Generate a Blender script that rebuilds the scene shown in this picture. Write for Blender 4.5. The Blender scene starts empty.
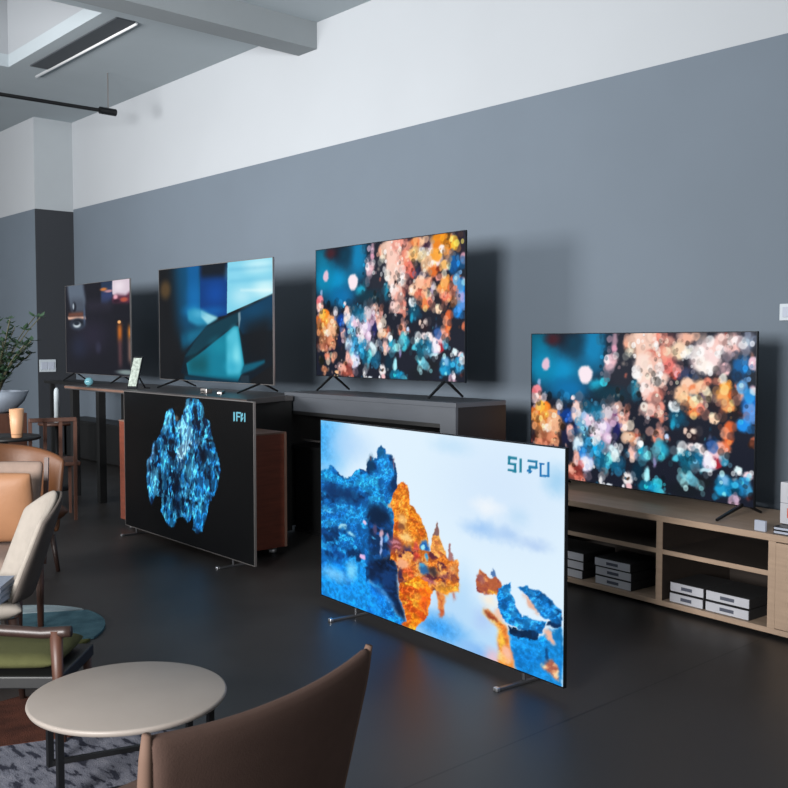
import bpy, bmesh, math, random
import numpy as np
from mathutils import Vector, Matrix
# pictures shown on the television screens: soft blobs (b) and polygons (p) in screen fractions
FLOWERS = [
['b', 0.032, 0.047, 0.0922, 0.1334, '0a6480', 0.9, 1.0],
['b', 0.157, 0.253, 0.1563, 0.1628, '0490c6', 0.9, 1.0],
['b', 0.328, 0.091, 0.0878, 0.2081, '0880b4', 0.8, 1.0],
['b', 0.058, 0.213, 0.0913, 0.1664, '0886b0', 0.8, 1.0],
['b', 0.229, 0.07, 0.0617, 0.0851, '063a52', 0.9, 1.0],
['b', 0.205, 0.38, 0.1309, 0.086, '0570aa', 0.9, 1.0],
['b', 0.112, 0.037, 0.0449, 0.0546, '42202a', 0.8, 1.0],
['b', 0.401, 0.05, 0.0251, 0.0714, '0f2638', 0.8, 1.0],
['b', 0.343, 0.345, 0.0442, 0.0468, '1aa6c8', 0.6, 1.0],
['b', 0.459, 0.242, 0.0759, 0.263, '262a36', 0.6, 1.0],
['b', 0.402, 0.398, 0.1058, 0.0616, '0e3546', 0.8, 1.0],
['b', 0.423, 0.05, 0.0156, 0.0711, 'a88898', 0.7, 1.0],
['b', 0.336, 0.518, 0.0807, 0.0627, '0b6f96', 0.8, 1.0],
['b', 0.079, 0.207, 0.025, 0.0507, 'e6c2d6', 0.35, 1.0],
['b', 0.283, 0.275, 0.0394, 0.0653, 'fbeaf2', 0.25, 1.0],
['b', 0.409, 0.188, 0.03, 0.0572, 'f0c0c8', 0.4, 1.0],
['b', 0.425, 0.101, 0.0156, 0.0305, 'e0a0b8', 0.6, 1.0],
['b', 0.521, 0.359, 0.019, 0.0698, '1a88a8', 0.7, 1.0],
['b', 0.5, 0.071, 0.0375, 0.0648, 'f4b094', 0.3, 1.0],
['b', 0.524, 0.051, 0.037, 0.0594, 'fbd0b4', 0.4, 1.0],
['b', 0.548, 0.13, 0.0333, 0.0592, 'f8c8ac', 0.4, 1.0],
['b', 0.545, 0.238, 0.0234, 0.0989, 'fbd8cc', 0.3, 1.0],
['b', 0.559, 0.056, 0.0617, 0.1126, 'f6cdbb', 0.5, 1.0],
['b', 0.613, 0.026, 0.0269, 0.0504, 'e88a78', 0.5, 1.0],
['b', 0.6, 0.147, 0.0405, 0.0507, 'e07868', 0.6, 1.0],
['b', 0.667, 0.022, 0.0326, 0.0398, '4a3038', 0.8, 1.0],
['b', 0.66, 0.056, 0.0328, 0.0299, 'e8a090', 0.6, 1.0],
['b', 0.654, 0.126, 0.0459, 0.06, 'ec9a84', 0.5, 1.0],
['b', 0.71, 0.111, 0.0351, 0.0542, 'fbe0bc', 0.4, 1.0],
['b', 0.732, 0.037, 0.0378, 0.044, 'f4b8a0', 0.5, 1.0],
['b', 0.668, 0.206, 0.0392, 0.0699, 'ec7c74', 0.5, 1.0],
['b', 0.694, 0.255, 0.0226, 0.0397, 'd8584c', 0.5, 1.0],
['b', 0.559, 0.209, 0.0482, 0.0821, 'fbe0d4', 0.4, 1.0],
['b', 0.607, 0.198, 0.0337, 0.0507, 'f6c4b4', 0.4, 1.0],
['b', 0.58, 0.28, 0.0477, 0.0613, 'fbdccc', 0.4, 1.0],
['b', 0.635, 0.287, 0.0399, 0.0504, 'f8cfc0', 0.4, 1.0],
['b', 0.8, 0.043, 0.0274, 0.0384, '6e6c70', 0.6, 1.0],
['b', 0.813, 0.144, 0.066, 0.1056, 'fbdedc', 0.4, 1.0],
['b', 0.789, 0.134, 0.0307, 0.0579, 'fdf0ec', 0.5, 1.0],
['b', 0.807, 0.201, 0.0364, 0.0481, 'fdf2ea', 0.5, 1.0],
['b', 0.861, 0.077, 0.0353, 0.0473, 'f8d0c8', 0.4, 1.0],
['b', 0.914, 0.067, 0.04, 0.0746, 'f8c4be', 0.5, 1.0],
['b', 0.971, 0.059, 0.0278, 0.055, '8898b0', 0.8, 1.0],
['b', 0.873, 0.039, 0.0293, 0.0377, 'f8c8c0', 0.5, 1.0],
['b', 0.891, 0.208, 0.0221, 0.0423, 'fbc8cc', 0.3, 1.0],
['b', 0.739, 0.243, 0.0315, 0.0392, '3a4060', 0.7, 1.0],
['b', 0.764, 0.261, 0.0249, 0.0214, '16407a', 0.6, 1.0],
['b', 0.952, 0.197, 0.0392, 0.0786, '0660a0', 0.5, 1.0],
['b', 0.944, 0.253, 0.0338, 0.0371, '0a3c66', 0.6, 1.0],
['b', 0.983, 0.26, 0.0221, 0.0551, '1c2430', 0.7, 1.0],
['b', 0.985, 0.164, 0.0138, 0.0293, 'd89098', 0.4, 1.0],
['b', 0.733, 0.312, 0.0379, 0.0393, '2a2430', 0.7, 1.0],
['b', 0.675, 0.365, 0.0261, 0.0899, '2e2a34', 0.6, 1.0],
['b', 0.844, 0.286, 0.0357, 0.0572, '33262c', 0.7, 1.0],
['b', 0.933, 0.44, 0.0341, 0.0747, '20181c', 0.7, 1.0],
['b', 0.851, 0.41, 0.0356, 0.0764, '241c24', 0.7, 1.0],
['b', 0.591, 0.302, 0.0096, 0.0224, '1a1012', 0.4, 1.0],
['b', 0.587, 0.382, 0.0408, 0.0613, 'f0a898', 0.4, 1.0],
['b', 0.628, 0.379, 0.0201, 0.0506, 'd87868', 0.5, 1.0],
['b', 0.567, 0.352, 0.0276, 0.0616, 'fbdcd4', 0.4, 1.0],
['b', 0.608, 0.35, 0.0203, 0.0406, 'f6c0b0', 0.4, 1.0],
['b', 0.581, 0.485, 0.041, 0.0461, 'fbc8b8', 0.35, 1.0],
['b', 0.629, 0.46, 0.0268, 0.0405, 'ec9484', 0.4, 1.0],
['b', 0.608, 0.512, 0.0338, 0.0255, 'c05048', 0.6, 1.0],
['b', 0.746, 0.311, 0.0314, 0.049, 'fbd0b4', 0.35, 1.0],
['b', 0.796, 0.318, 0.0306, 0.0435, 'f8c49c', 0.35, 1.0],
['b', 0.765, 0.339, 0.0249, 0.0341, 'ec8858', 0.5, 1.0],
['b', 0.82, 0.287, 0.0182, 0.0288, 'e88870', 0.5, 1.0],
['b', 0.72, 0.382, 0.035, 0.0592, 'fbc8a0', 0.35, 1.0],
['b', 0.746, 0.419, 0.0252, 0.0393, 'f49a5c', 0.4, 1.0],
['b', 0.772, 0.456, 0.0341, 0.039, 'f0884c', 0.4, 1.0],
['b', 0.796, 0.395, 0.0276, 0.0436, '4a3860', 0.6, 1.0],
['b', 0.83, 0.383, 0.0121, 0.0336, 'f0dcb0', 0.4, 1.0],
['b', 0.889, 0.321, 0.0262, 0.0424, 'f49a38', 0.35, 1.0],
['b', 0.881, 0.379, 0.0293, 0.0473, 'f6a860', 0.35, 1.0],
['b', 0.901, 0.433, 0.029, 0.0377, 'f09048', 0.35, 1.0],
['b', 0.916, 0.366, 0.0173, 0.0281, 'e86c28', 0.5, 1.0],
['b', 0.898, 0.424, 0.0128, 0.0188, 'c04818', 0.5, 1.0],
['b', 0.941, 0.304, 0.0227, 0.0279, 'e08068', 0.4, 1.0],
['b', 0.856, 0.285, 0.0208, 0.0285, 'f09884', 0.4, 1.0],
['b', 0.944, 0.364, 0.017, 0.0279, 'f0a890', 0.4, 1.0],
['b', 0.979, 0.417, 0.0332, 0.1014, '1470c8', 0.5, 1.0],
['b', 0.989, 0.324, 0.0133, 0.0275, 'c8a8b8', 0.5, 1.0],
['b', 0.979, 0.444, 0.0167, 0.0369, '9cb4e0', 0.6, 1.0],
['b', 0.692, 0.463, 0.0246, 0.0379, 'e4f4f8', 0.3, 1.0],
['b', 0.702, 0.512, 0.0322, 0.0298, '0c5878', 0.6, 1.0],
['b', 0.702, 0.526, 0.0386, 0.0697, '0a4c68', 0.6, 1.0],
['b', 0.686, 0.568, 0.0144, 0.035, '1c9cc0', 0.5, 1.0],
['b', 0.695, 0.467, 0.0207, 0.0279, 'eaf6fa', 0.3, 1.0],
['b', 0.769, 0.48, 0.0311, 0.0342, 'f0844c', 0.5, 1.0],
['b', 0.796, 0.457, 0.0184, 0.0291, 'e87060', 0.5, 1.0],
['b', 0.849, 0.509, 0.0215, 0.0344, 'fdd8b8', 0.2, 1.0],
['b', 0.899, 0.433, 0.0261, 0.0283, 'f0a060', 0.4, 1.0],
['b', 0.905, 0.56, 0.0203, 0.0472, 'e06838', 0.5, 1.0],
['b', 0.906, 0.626, 0.0203, 0.0425, 'ec6a34', 0.5, 1.0],
['b', 0.957, 0.534, 0.0309, 0.0465, '1c90ec', 0.4, 1.0],
['b', 0.979, 0.467, 0.0222, 0.0646, '5c94dc', 0.6, 1.0],
['b', 0.987, 0.63, 0.01, 0.0203, 'd07050', 0.4, 1.0],
['b', 0.626, 0.647, 0.0282, 0.0488, 'f0a080', 0.4, 1.0],
['b', 0.623, 0.673, 0.0169, 0.0305, 'e08878', 0.4, 1.0],
['b', 0.664, 0.649, 0.0106, 0.0201, 'c8dcfa', 0.4, 1.0],
['b', 0.639, 0.544, 0.0107, 0.0303, 'd88068', 0.5, 1.0],
['b', 0.581, 0.489, 0.0308, 0.041, 'fbd0c4', 0.35, 1.0],
['b', 0.629, 0.515, 0.0201, 0.0304, 'e89888', 0.5, 1.0],
['b', 0.636, 0.727, 0.0367, 0.0559, '2aa4c4', 0.6, 1.0],
['b', 0.568, 0.779, 0.0243, 0.0414, '5cc4dc', 0.5, 1.0],
['b', 0.55, 0.72, 0.014, 0.0311, 'cfeef4', 0.5, 1.0],
['b', 0.613, 0.802, 0.0095, 0.0409, 'a890c8', 0.6, 1.0],
['b', 0.579, 0.896, 0.0138, 0.0517, 'a8f0fa', 0.35, 1.0],
['b', 0.603, 0.968, 0.0408, 0.0329, '149ccc', 0.5, 1.0],
['b', 0.637, 0.991, 0.0235, 0.0153, '5cd4e8', 0.5, 1.0],
['b', 0.562, 0.977, 0.0209, 0.0416, '0c5c78', 0.7, 1.0],
['b', 0.719, 0.728, 0.018, 0.0318, 'c4f4fa', 0.35, 1.0],
['b', 0.699, 0.766, 0.0162, 0.025, '50c8e0', 0.5, 1.0],
['b', 0.748, 0.777, 0.0378, 0.0593, '0f7ca0', 0.6, 1.0],
['b', 0.742, 0.858, 0.0254, 0.0396, '30b8d4', 0.5, 1.0],
['b', 0.741, 0.863, 0.0127, 0.0238, 'a8eef8', 0.4, 1.0],
['b', 0.792, 0.769, 0.0369, 0.0488, '0d5c80', 0.7, 1.0],
['b', 0.766, 0.617, 0.0281, 0.049, '2c1c22', 0.6, 1.0],
['b', 0.741, 0.601, 0.0089, 0.0197, 'e8c8b8', 0.4, 1.0],
['b', 0.772, 0.596, 0.0125, 0.0196, 'f4e0d0', 0.5, 1.0],
['b', 0.763, 0.696, 0.0219, 0.0295, 'f0e0e0', 0.4, 1.0],
['b', 0.795, 0.696, 0.0277, 0.039, 'fbeaea', 0.35, 1.0],
['b', 0.846, 0.663, 0.0358, 0.0384, '16386c', 0.6, 1.0],
['b', 0.888, 0.676, 0.0321, 0.0427, 'ee7c50', 0.45, 1.0],
['b', 0.865, 0.689, 0.0296, 0.0478, 'f4b0a0', 0.4, 1.0],
['b', 0.841, 0.751, 0.0371, 0.0674, 'f0d8ea', 0.3, 1.0],
['b', 0.829, 0.772, 0.0272, 0.0483, 'e6dcf4', 0.4, 1.0],
['b', 0.859, 0.747, 0.0238, 0.0335, 'f0b8c0', 0.4, 1.0],
['b', 0.868, 0.77, 0.0166, 0.0363, 'a82838', 0.4, 1.0],
['b', 0.85, 0.739, 0.009, 0.0144, '8c3c58', 0.4, 1.0],
['b', 0.893, 0.76, 0.0146, 0.0285, '2a7490', 0.5, 1.0],
['b', 0.823, 0.817, 0.0303, 0.0145, 'c4e4f0', 0.5, 1.0],
['b', 0.944, 0.798, 0.0171, 0.0206, 'dcf4f8', 0.35, 1.0],
['b', 0.981, 0.823, 0.019, 0.026, 'f4d8e0', 0.35, 1.0],
['b', 0.901, 0.901, 0.0463, 0.0665, '0c78ac', 0.6, 1.0],
['b', 0.889, 0.866, 0.0235, 0.0381, '7cb8e4', 0.5, 1.0],
['b', 0.878, 0.926, 0.0236, 0.0383, '20a0d4', 0.5, 1.0],
['b', 0.893, 0.949, 0.0106, 0.0172, '7ce4f4', 0.4, 1.0],
['b', 0.959, 0.888, 0.0338, 0.0561, '1c80bc', 0.6, 1.0],
['b', 0.982, 0.902, 0.0168, 0.0372, '3c94c4', 0.6, 1.0],
['b', 0.936, 0.922, 0.0172, 0.0282, '06405c', 0.7, 1.0],
['b', 0.934, 0.993, 0.0229, 0.0132, '8c7080', 0.6, 1.0],
['b', 0.817, 0.891, 0.0365, 0.0486, '181c22', 0.7, 1.0],
['b', 0.742, 0.957, 0.0874, 0.0496, '161c24', 0.7, 1.0],
['b', 0.091, 0.626, 0.0903, 0.0997, 'e08848', 0.6, 1.0],
['b', 0.124, 0.611, 0.0409, 0.099, 'f4b890', 0.45, 1.0],
['b', 0.049, 0.575, 0.0423, 0.067, 'e07a28', 0.5, 1.0],
['b', 0.032, 0.533, 0.0341, 0.0336, 'e88890', 0.5, 1.0],
['b', 0.027, 0.449, 0.0274, 0.0504, 'fbd4cc', 0.35, 1.0],
['b', 0.032, 0.387, 0.0256, 0.0335, 'f08c98', 0.4, 1.0],
['b', 0.045, 0.341, 0.0111, 0.0278, '88a8d0', 0.5, 1.0],
['b', 0.014, 0.416, 0.0138, 0.0337, 'e07078', 0.5, 1.0],
['b', 0.066, 0.529, 0.0378, 0.05, 'f08428', 0.4, 1.0],
['b', 0.108, 0.552, 0.0371, 0.0331, 'f4a468', 0.4, 1.0],
['b', 0.014, 0.551, 0.0173, 0.045, 'c8682c', 0.5, 1.0],
['b', 0.082, 0.738, 0.0826, 0.05, '5c2414', 0.7, 1.0],
['b', 0.048, 0.726, 0.0187, 0.0202, 'e8a070', 0.5, 1.0],
['b', 0.128, 0.748, 0.0246, 0.044, 'f0b080', 0.5, 1.0],
['b', 0.065, 0.78, 0.0503, 0.0223, 'e8a888', 0.5, 1.0],
['b', 0.189, 0.701, 0.0279, 0.076, '1c2040', 0.6, 1.0],
['b', 0.153, 0.504, 0.0178, 0.0305, 'f4eef4', 0.3, 1.0],
['b', 0.197, 0.543, 0.0317, 0.0432, '0c3c80', 0.6, 1.0],
['b', 0.244, 0.516, 0.0233, 0.048, 'f4d0c8', 0.4, 1.0],
['b', 0.225, 0.433, 0.0102, 0.0139, 'f4d0d8', 0.4, 1.0],
['b', 0.24, 0.474, 0.0171, 0.0267, 'd88c80', 0.5, 1.0],
['b', 0.283, 0.544, 0.0229, 0.0371, '6ca4d4', 0.6, 1.0],
['b', 0.197, 0.559, 0.0395, 0.054, '0b3a88', 0.5, 1.0],
['b', 0.244, 0.533, 0.031, 0.0641, 'fad8d0', 0.4, 1.0],
['b', 0.241, 0.64, 0.0195, 0.0482, '101c50', 0.5, 1.0],
['b', 0.209, 0.655, 0.0198, 0.0432, 'f4b8b0', 0.4, 1.0],
['b', 0.283, 0.624, 0.0455, 0.0848, '70bce4', 0.6, 1.0],
['b', 0.306, 0.579, 0.0339, 0.0527, 'e8c8dc', 0.5, 1.0],
['b', 0.34, 0.669, 0.037, 0.0524, 'f8d4e8', 0.4, 1.0],
['b', 0.381, 0.612, 0.0435, 0.0725, 'ccb4dc', 0.5, 1.0],
['b', 0.395, 0.692, 0.0275, 0.0413, 'e8c8e4', 0.4, 1.0],
['b', 0.402, 0.527, 0.043, 0.0617, 'f4c8c4', 0.5, 1.0],
['b', 0.431, 0.493, 0.0354, 0.0408, 'f8c4b4', 0.4, 1.0],
['b', 0.46, 0.561, 0.0349, 0.0406, 'fac0b0', 0.35, 1.0],
['b', 0.47, 0.6, 0.0244, 0.0405, 'f8c8b4', 0.35, 1.0],
['b', 0.431, 0.544, 0.0178, 0.0511, '80507c', 0.6, 1.0],
['b', 0.487, 0.507, 0.0173, 0.0504, 'd08878', 0.5, 1.0],
['b', 0.438, 0.635, 0.0177, 0.0716, '20225c', 0.6, 1.0],
['b', 0.502, 0.672, 0.0377, 0.0423, 'f4ac84', 0.35, 1.0],
['b', 0.495, 0.673, 0.0207, 0.0252, 'fcdcc0', 0.35, 1.0],
['b', 0.533, 0.652, 0.0102, 0.025, 'd85848', 0.5, 1.0],
['b', 0.314, 0.757, 0.0597, 0.0633, '14a0dc', 0.6, 1.0],
['b', 0.252, 0.745, 0.0309, 0.0535, 'd4ecfa', 0.5, 1.0],
['b', 0.268, 0.796, 0.0345, 0.0373, '185c9c', 0.6, 1.0],
['b', 0.306, 0.853, 0.0302, 0.0635, 'a4b8ec', 0.5, 1.0],
['b', 0.276, 0.859, 0.023, 0.0533, 'ccd4f4', 0.5, 1.0],
['b', 0.241, 0.844, 0.0172, 0.0645, 'f0b4a8', 0.5, 1.0],
['b', 0.291, 0.899, 0.0266, 0.0319, 'e8dcf4', 0.5, 1.0],
['b', 0.229, 0.921, 0.0235, 0.0432, 'd8906c', 0.5, 1.0],
['b', 0.245, 0.961, 0.0541, 0.043, 'a85040', 0.6, 1.0],
['b', 0.221, 1.009, 0.0236, 0.013, 'e8a884', 0.5, 1.0],
['b', 0.268, 0.999, 0.0154, 0.0086, 'e8e0e4', 0.5, 1.0],
['b', 0.432, 0.779, 0.0284, 0.0513, 'dcf4fa', 0.45, 1.0],
['b', 0.403, 0.826, 0.0145, 0.0621, '5cd4ec', 0.5, 1.0],
['b', 0.388, 0.89, 0.0131, 0.052, '30b0d4', 0.5, 1.0],
['b', 0.432, 0.862, 0.0425, 0.0411, '0c5c80', 0.6, 1.0],
['b', 0.366, 0.822, 0.0257, 0.0939, '0c6084', 0.6, 1.0],
['b', 0.417, 0.751, 0.0215, 0.0309, 'd8f0f8', 0.5, 1.0],
['b', 0.512, 0.776, 0.0219, 0.0483, 'fac4b4', 0.35, 1.0],
['b', 0.53, 0.783, 0.0122, 0.0351, 'f4d0d8', 0.5, 1.0],
['b', 0.553, 0.749, 0.0168, 0.0597, '20a8cc', 0.6, 1.0],
['b', 0.551, 0.719, 0.0094, 0.0179, 'e0f4fa', 0.4, 1.0],
['b', 0.492, 0.941, 0.0277, 0.0487, 'f0e8e8', 0.3, 1.0],
['b', 0.492, 0.936, 0.0111, 0.0162, '503c30', 0.4, 1.0],
['b', 0.499, 0.991, 0.0152, 0.0223, 'f0c0c4', 0.4, 1.0],
['b', 0.37, 0.978, 0.0096, 0.0314, 'f0f0f0', 0.35, 1.0],
['b', 0.41, 1.002, 0.0159, 0.0124, 'd8e0e8', 0.4, 1.0],
['b', 0.475, 1.001, 0.007, 0.0143, 'e8e8f0', 0.4, 1.0],
['b', 0.537, 0.882, 0.0337, 0.0702, '0a2c40', 0.7, 1.0],
['b', 0.068, 0.509, 0.0397, 0.036, 'fa8428', 0.4, 1.0],
['b', 0.028, 0.447, 0.0242, 0.0282, 'f4b09c', 0.4, 1.0],
['b', 0.117, 0.718, 0.0275, 0.0358, 'f0946c', 0.4, 1.0],
['b', 0.049, 0.765, 0.0201, 0.0362, 'ec9470', 0.45, 1.0],
['b', 0.088, 0.846, 0.0238, 0.036, 'e88c70', 0.45, 1.0],
['b', 0.135, 0.853, 0.0195, 0.0398, 'f0a080', 0.45, 1.0],
['b', 0.117, 0.782, 0.0314, 0.0199, '40283c', 0.6, 1.0],
['b', 0.204, 0.931, 0.0343, 0.0315, 'f4ac98', 0.45, 1.0],
['b', 0.162, 0.968, 0.0194, 0.0143, 'fbc490', 0.4, 1.0],
['b', 0.25, 0.915, 0.0263, 0.0234, '8c3430', 0.6, 1.0],
['b', 0.063, 0.95, 0.0319, 0.0242, 'a86c50', 0.5, 1.0],
['b', 0.04, 0.886, 0.0242, 0.0485, '1c1c14', 0.7, 1.0]
]
BLOSSOM_WARM = [
['b', 0.972, 0.075, 0.0348, 0.1158, '241c2c', 0.6, 1.0],
['b', 0.772, 0.055, 0.0313, 0.0565, '3c2038', 0.6, 1.0],
['b', 0.759, 0.237, 0.0377, 0.0426, '2c1c30', 0.6, 1.0],
['b', 0.668, 0.336, 0.026, 0.065, '402830', 0.6, 1.0],
['b', 0.821, 0.321, 0.0246, 0.0422, '20182c', 0.6, 1.0],
['b', 0.563, 0.129, 0.047, 0.1688, 'fcd0c0', 0.5, 1.0],
['b', 0.584, 0.037, 0.0367, 0.0584, 'f2a494', 0.5, 1.0],
['b', 0.643, 0.11, 0.0314, 0.0448, 'f09078', 0.4, 1.0],
['b', 0.709, 0.039, 0.0351, 0.0371, 'ee8850', 0.4, 1.0],
['b', 0.747, 0.037, 0.019, 0.0355, 'fcc8a0', 0.5, 1.0],
['b', 0.695, 0.116, 0.0334, 0.0416, 'fcc078', 0.35, 1.0],
['b', 0.656, 0.198, 0.0423, 0.0376, 'ec7c66', 0.4, 1.0],
['b', 0.775, 0.182, 0.0344, 0.0743, 'fccea0', 0.35, 1.0],
['b', 0.871, 0.033, 0.0689, 0.043, 'f4921c', 0.35, 1.0],
['b', 0.925, 0.075, 0.0284, 0.0412, 'f89c24', 0.35, 1.0],
['b', 0.834, 0.133, 0.0367, 0.0503, 'fca840', 0.35, 1.0],
['b', 0.838, 0.07, 0.0305, 0.0293, 'ec8420', 0.5, 1.0],
['b', 0.901, 0.113, 0.0269, 0.0331, 'f08420', 0.4, 1.0],
['b', 0.883, 0.205, 0.0271, 0.0361, 'fbc070', 0.35, 1.0],
['b', 0.815, 0.243, 0.0308, 0.0422, 'e4702c', 0.45, 1.0],
['b', 0.846, 0.225, 0.0183, 0.0209, '802c14', 0.6, 1.0],
['b', 0.936, 0.207, 0.0295, 0.0618, '0a5aa0', 0.45, 1.0],
['b', 0.739, 0.306, 0.038, 0.0442, 'fcc0a0', 0.35, 1.0],
['b', 0.783, 0.317, 0.0262, 0.0354, 'f8a080', 0.4, 1.0],
['b', 0.7, 0.368, 0.0385, 0.0431, 'fbc4a4', 0.35, 1.0],
['b', 0.745, 0.407, 0.0392, 0.0356, 'f09470', 0.4, 1.0],
['b', 0.882, 0.333, 0.0271, 0.0403, 'fbae60', 0.35, 1.0],
['b', 0.864, 0.373, 0.0303, 0.0293, 'f49848', 0.4, 1.0],
['b', 0.942, 0.304, 0.0341, 0.0261, 'd46444', 0.4, 1.0],
['b', 0.891, 0.424, 0.036, 0.0333, 'ec7258', 0.4, 1.0],
['b', 0.882, 0.423, 0.0121, 0.0139, '982c34', 0.5, 1.0],
['b', 0.93, 0.365, 0.0237, 0.0276, 'ec8260', 0.4, 1.0],
['b', 0.814, 0.369, 0.0136, 0.0422, 'c0b0d8', 0.5, 1.0],
['b', 0.971, 0.423, 0.0245, 0.0424, 'a8a4dc', 0.5, 1.0],
['b', 0.846, 0.295, 0.0183, 0.0266, 'f4a498', 0.4, 1.0],
['b', 0.745, 0.371, 0.0127, 0.0142, 'b84838', 0.5, 1.0],
['b', 0.575, 0.299, 0.0081, 0.0191, '241414', 0.4, 1.0],
['b', 0.977, 0.334, 0.0175, 0.0341, '2060a0', 0.6, 1.0]
]
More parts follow.
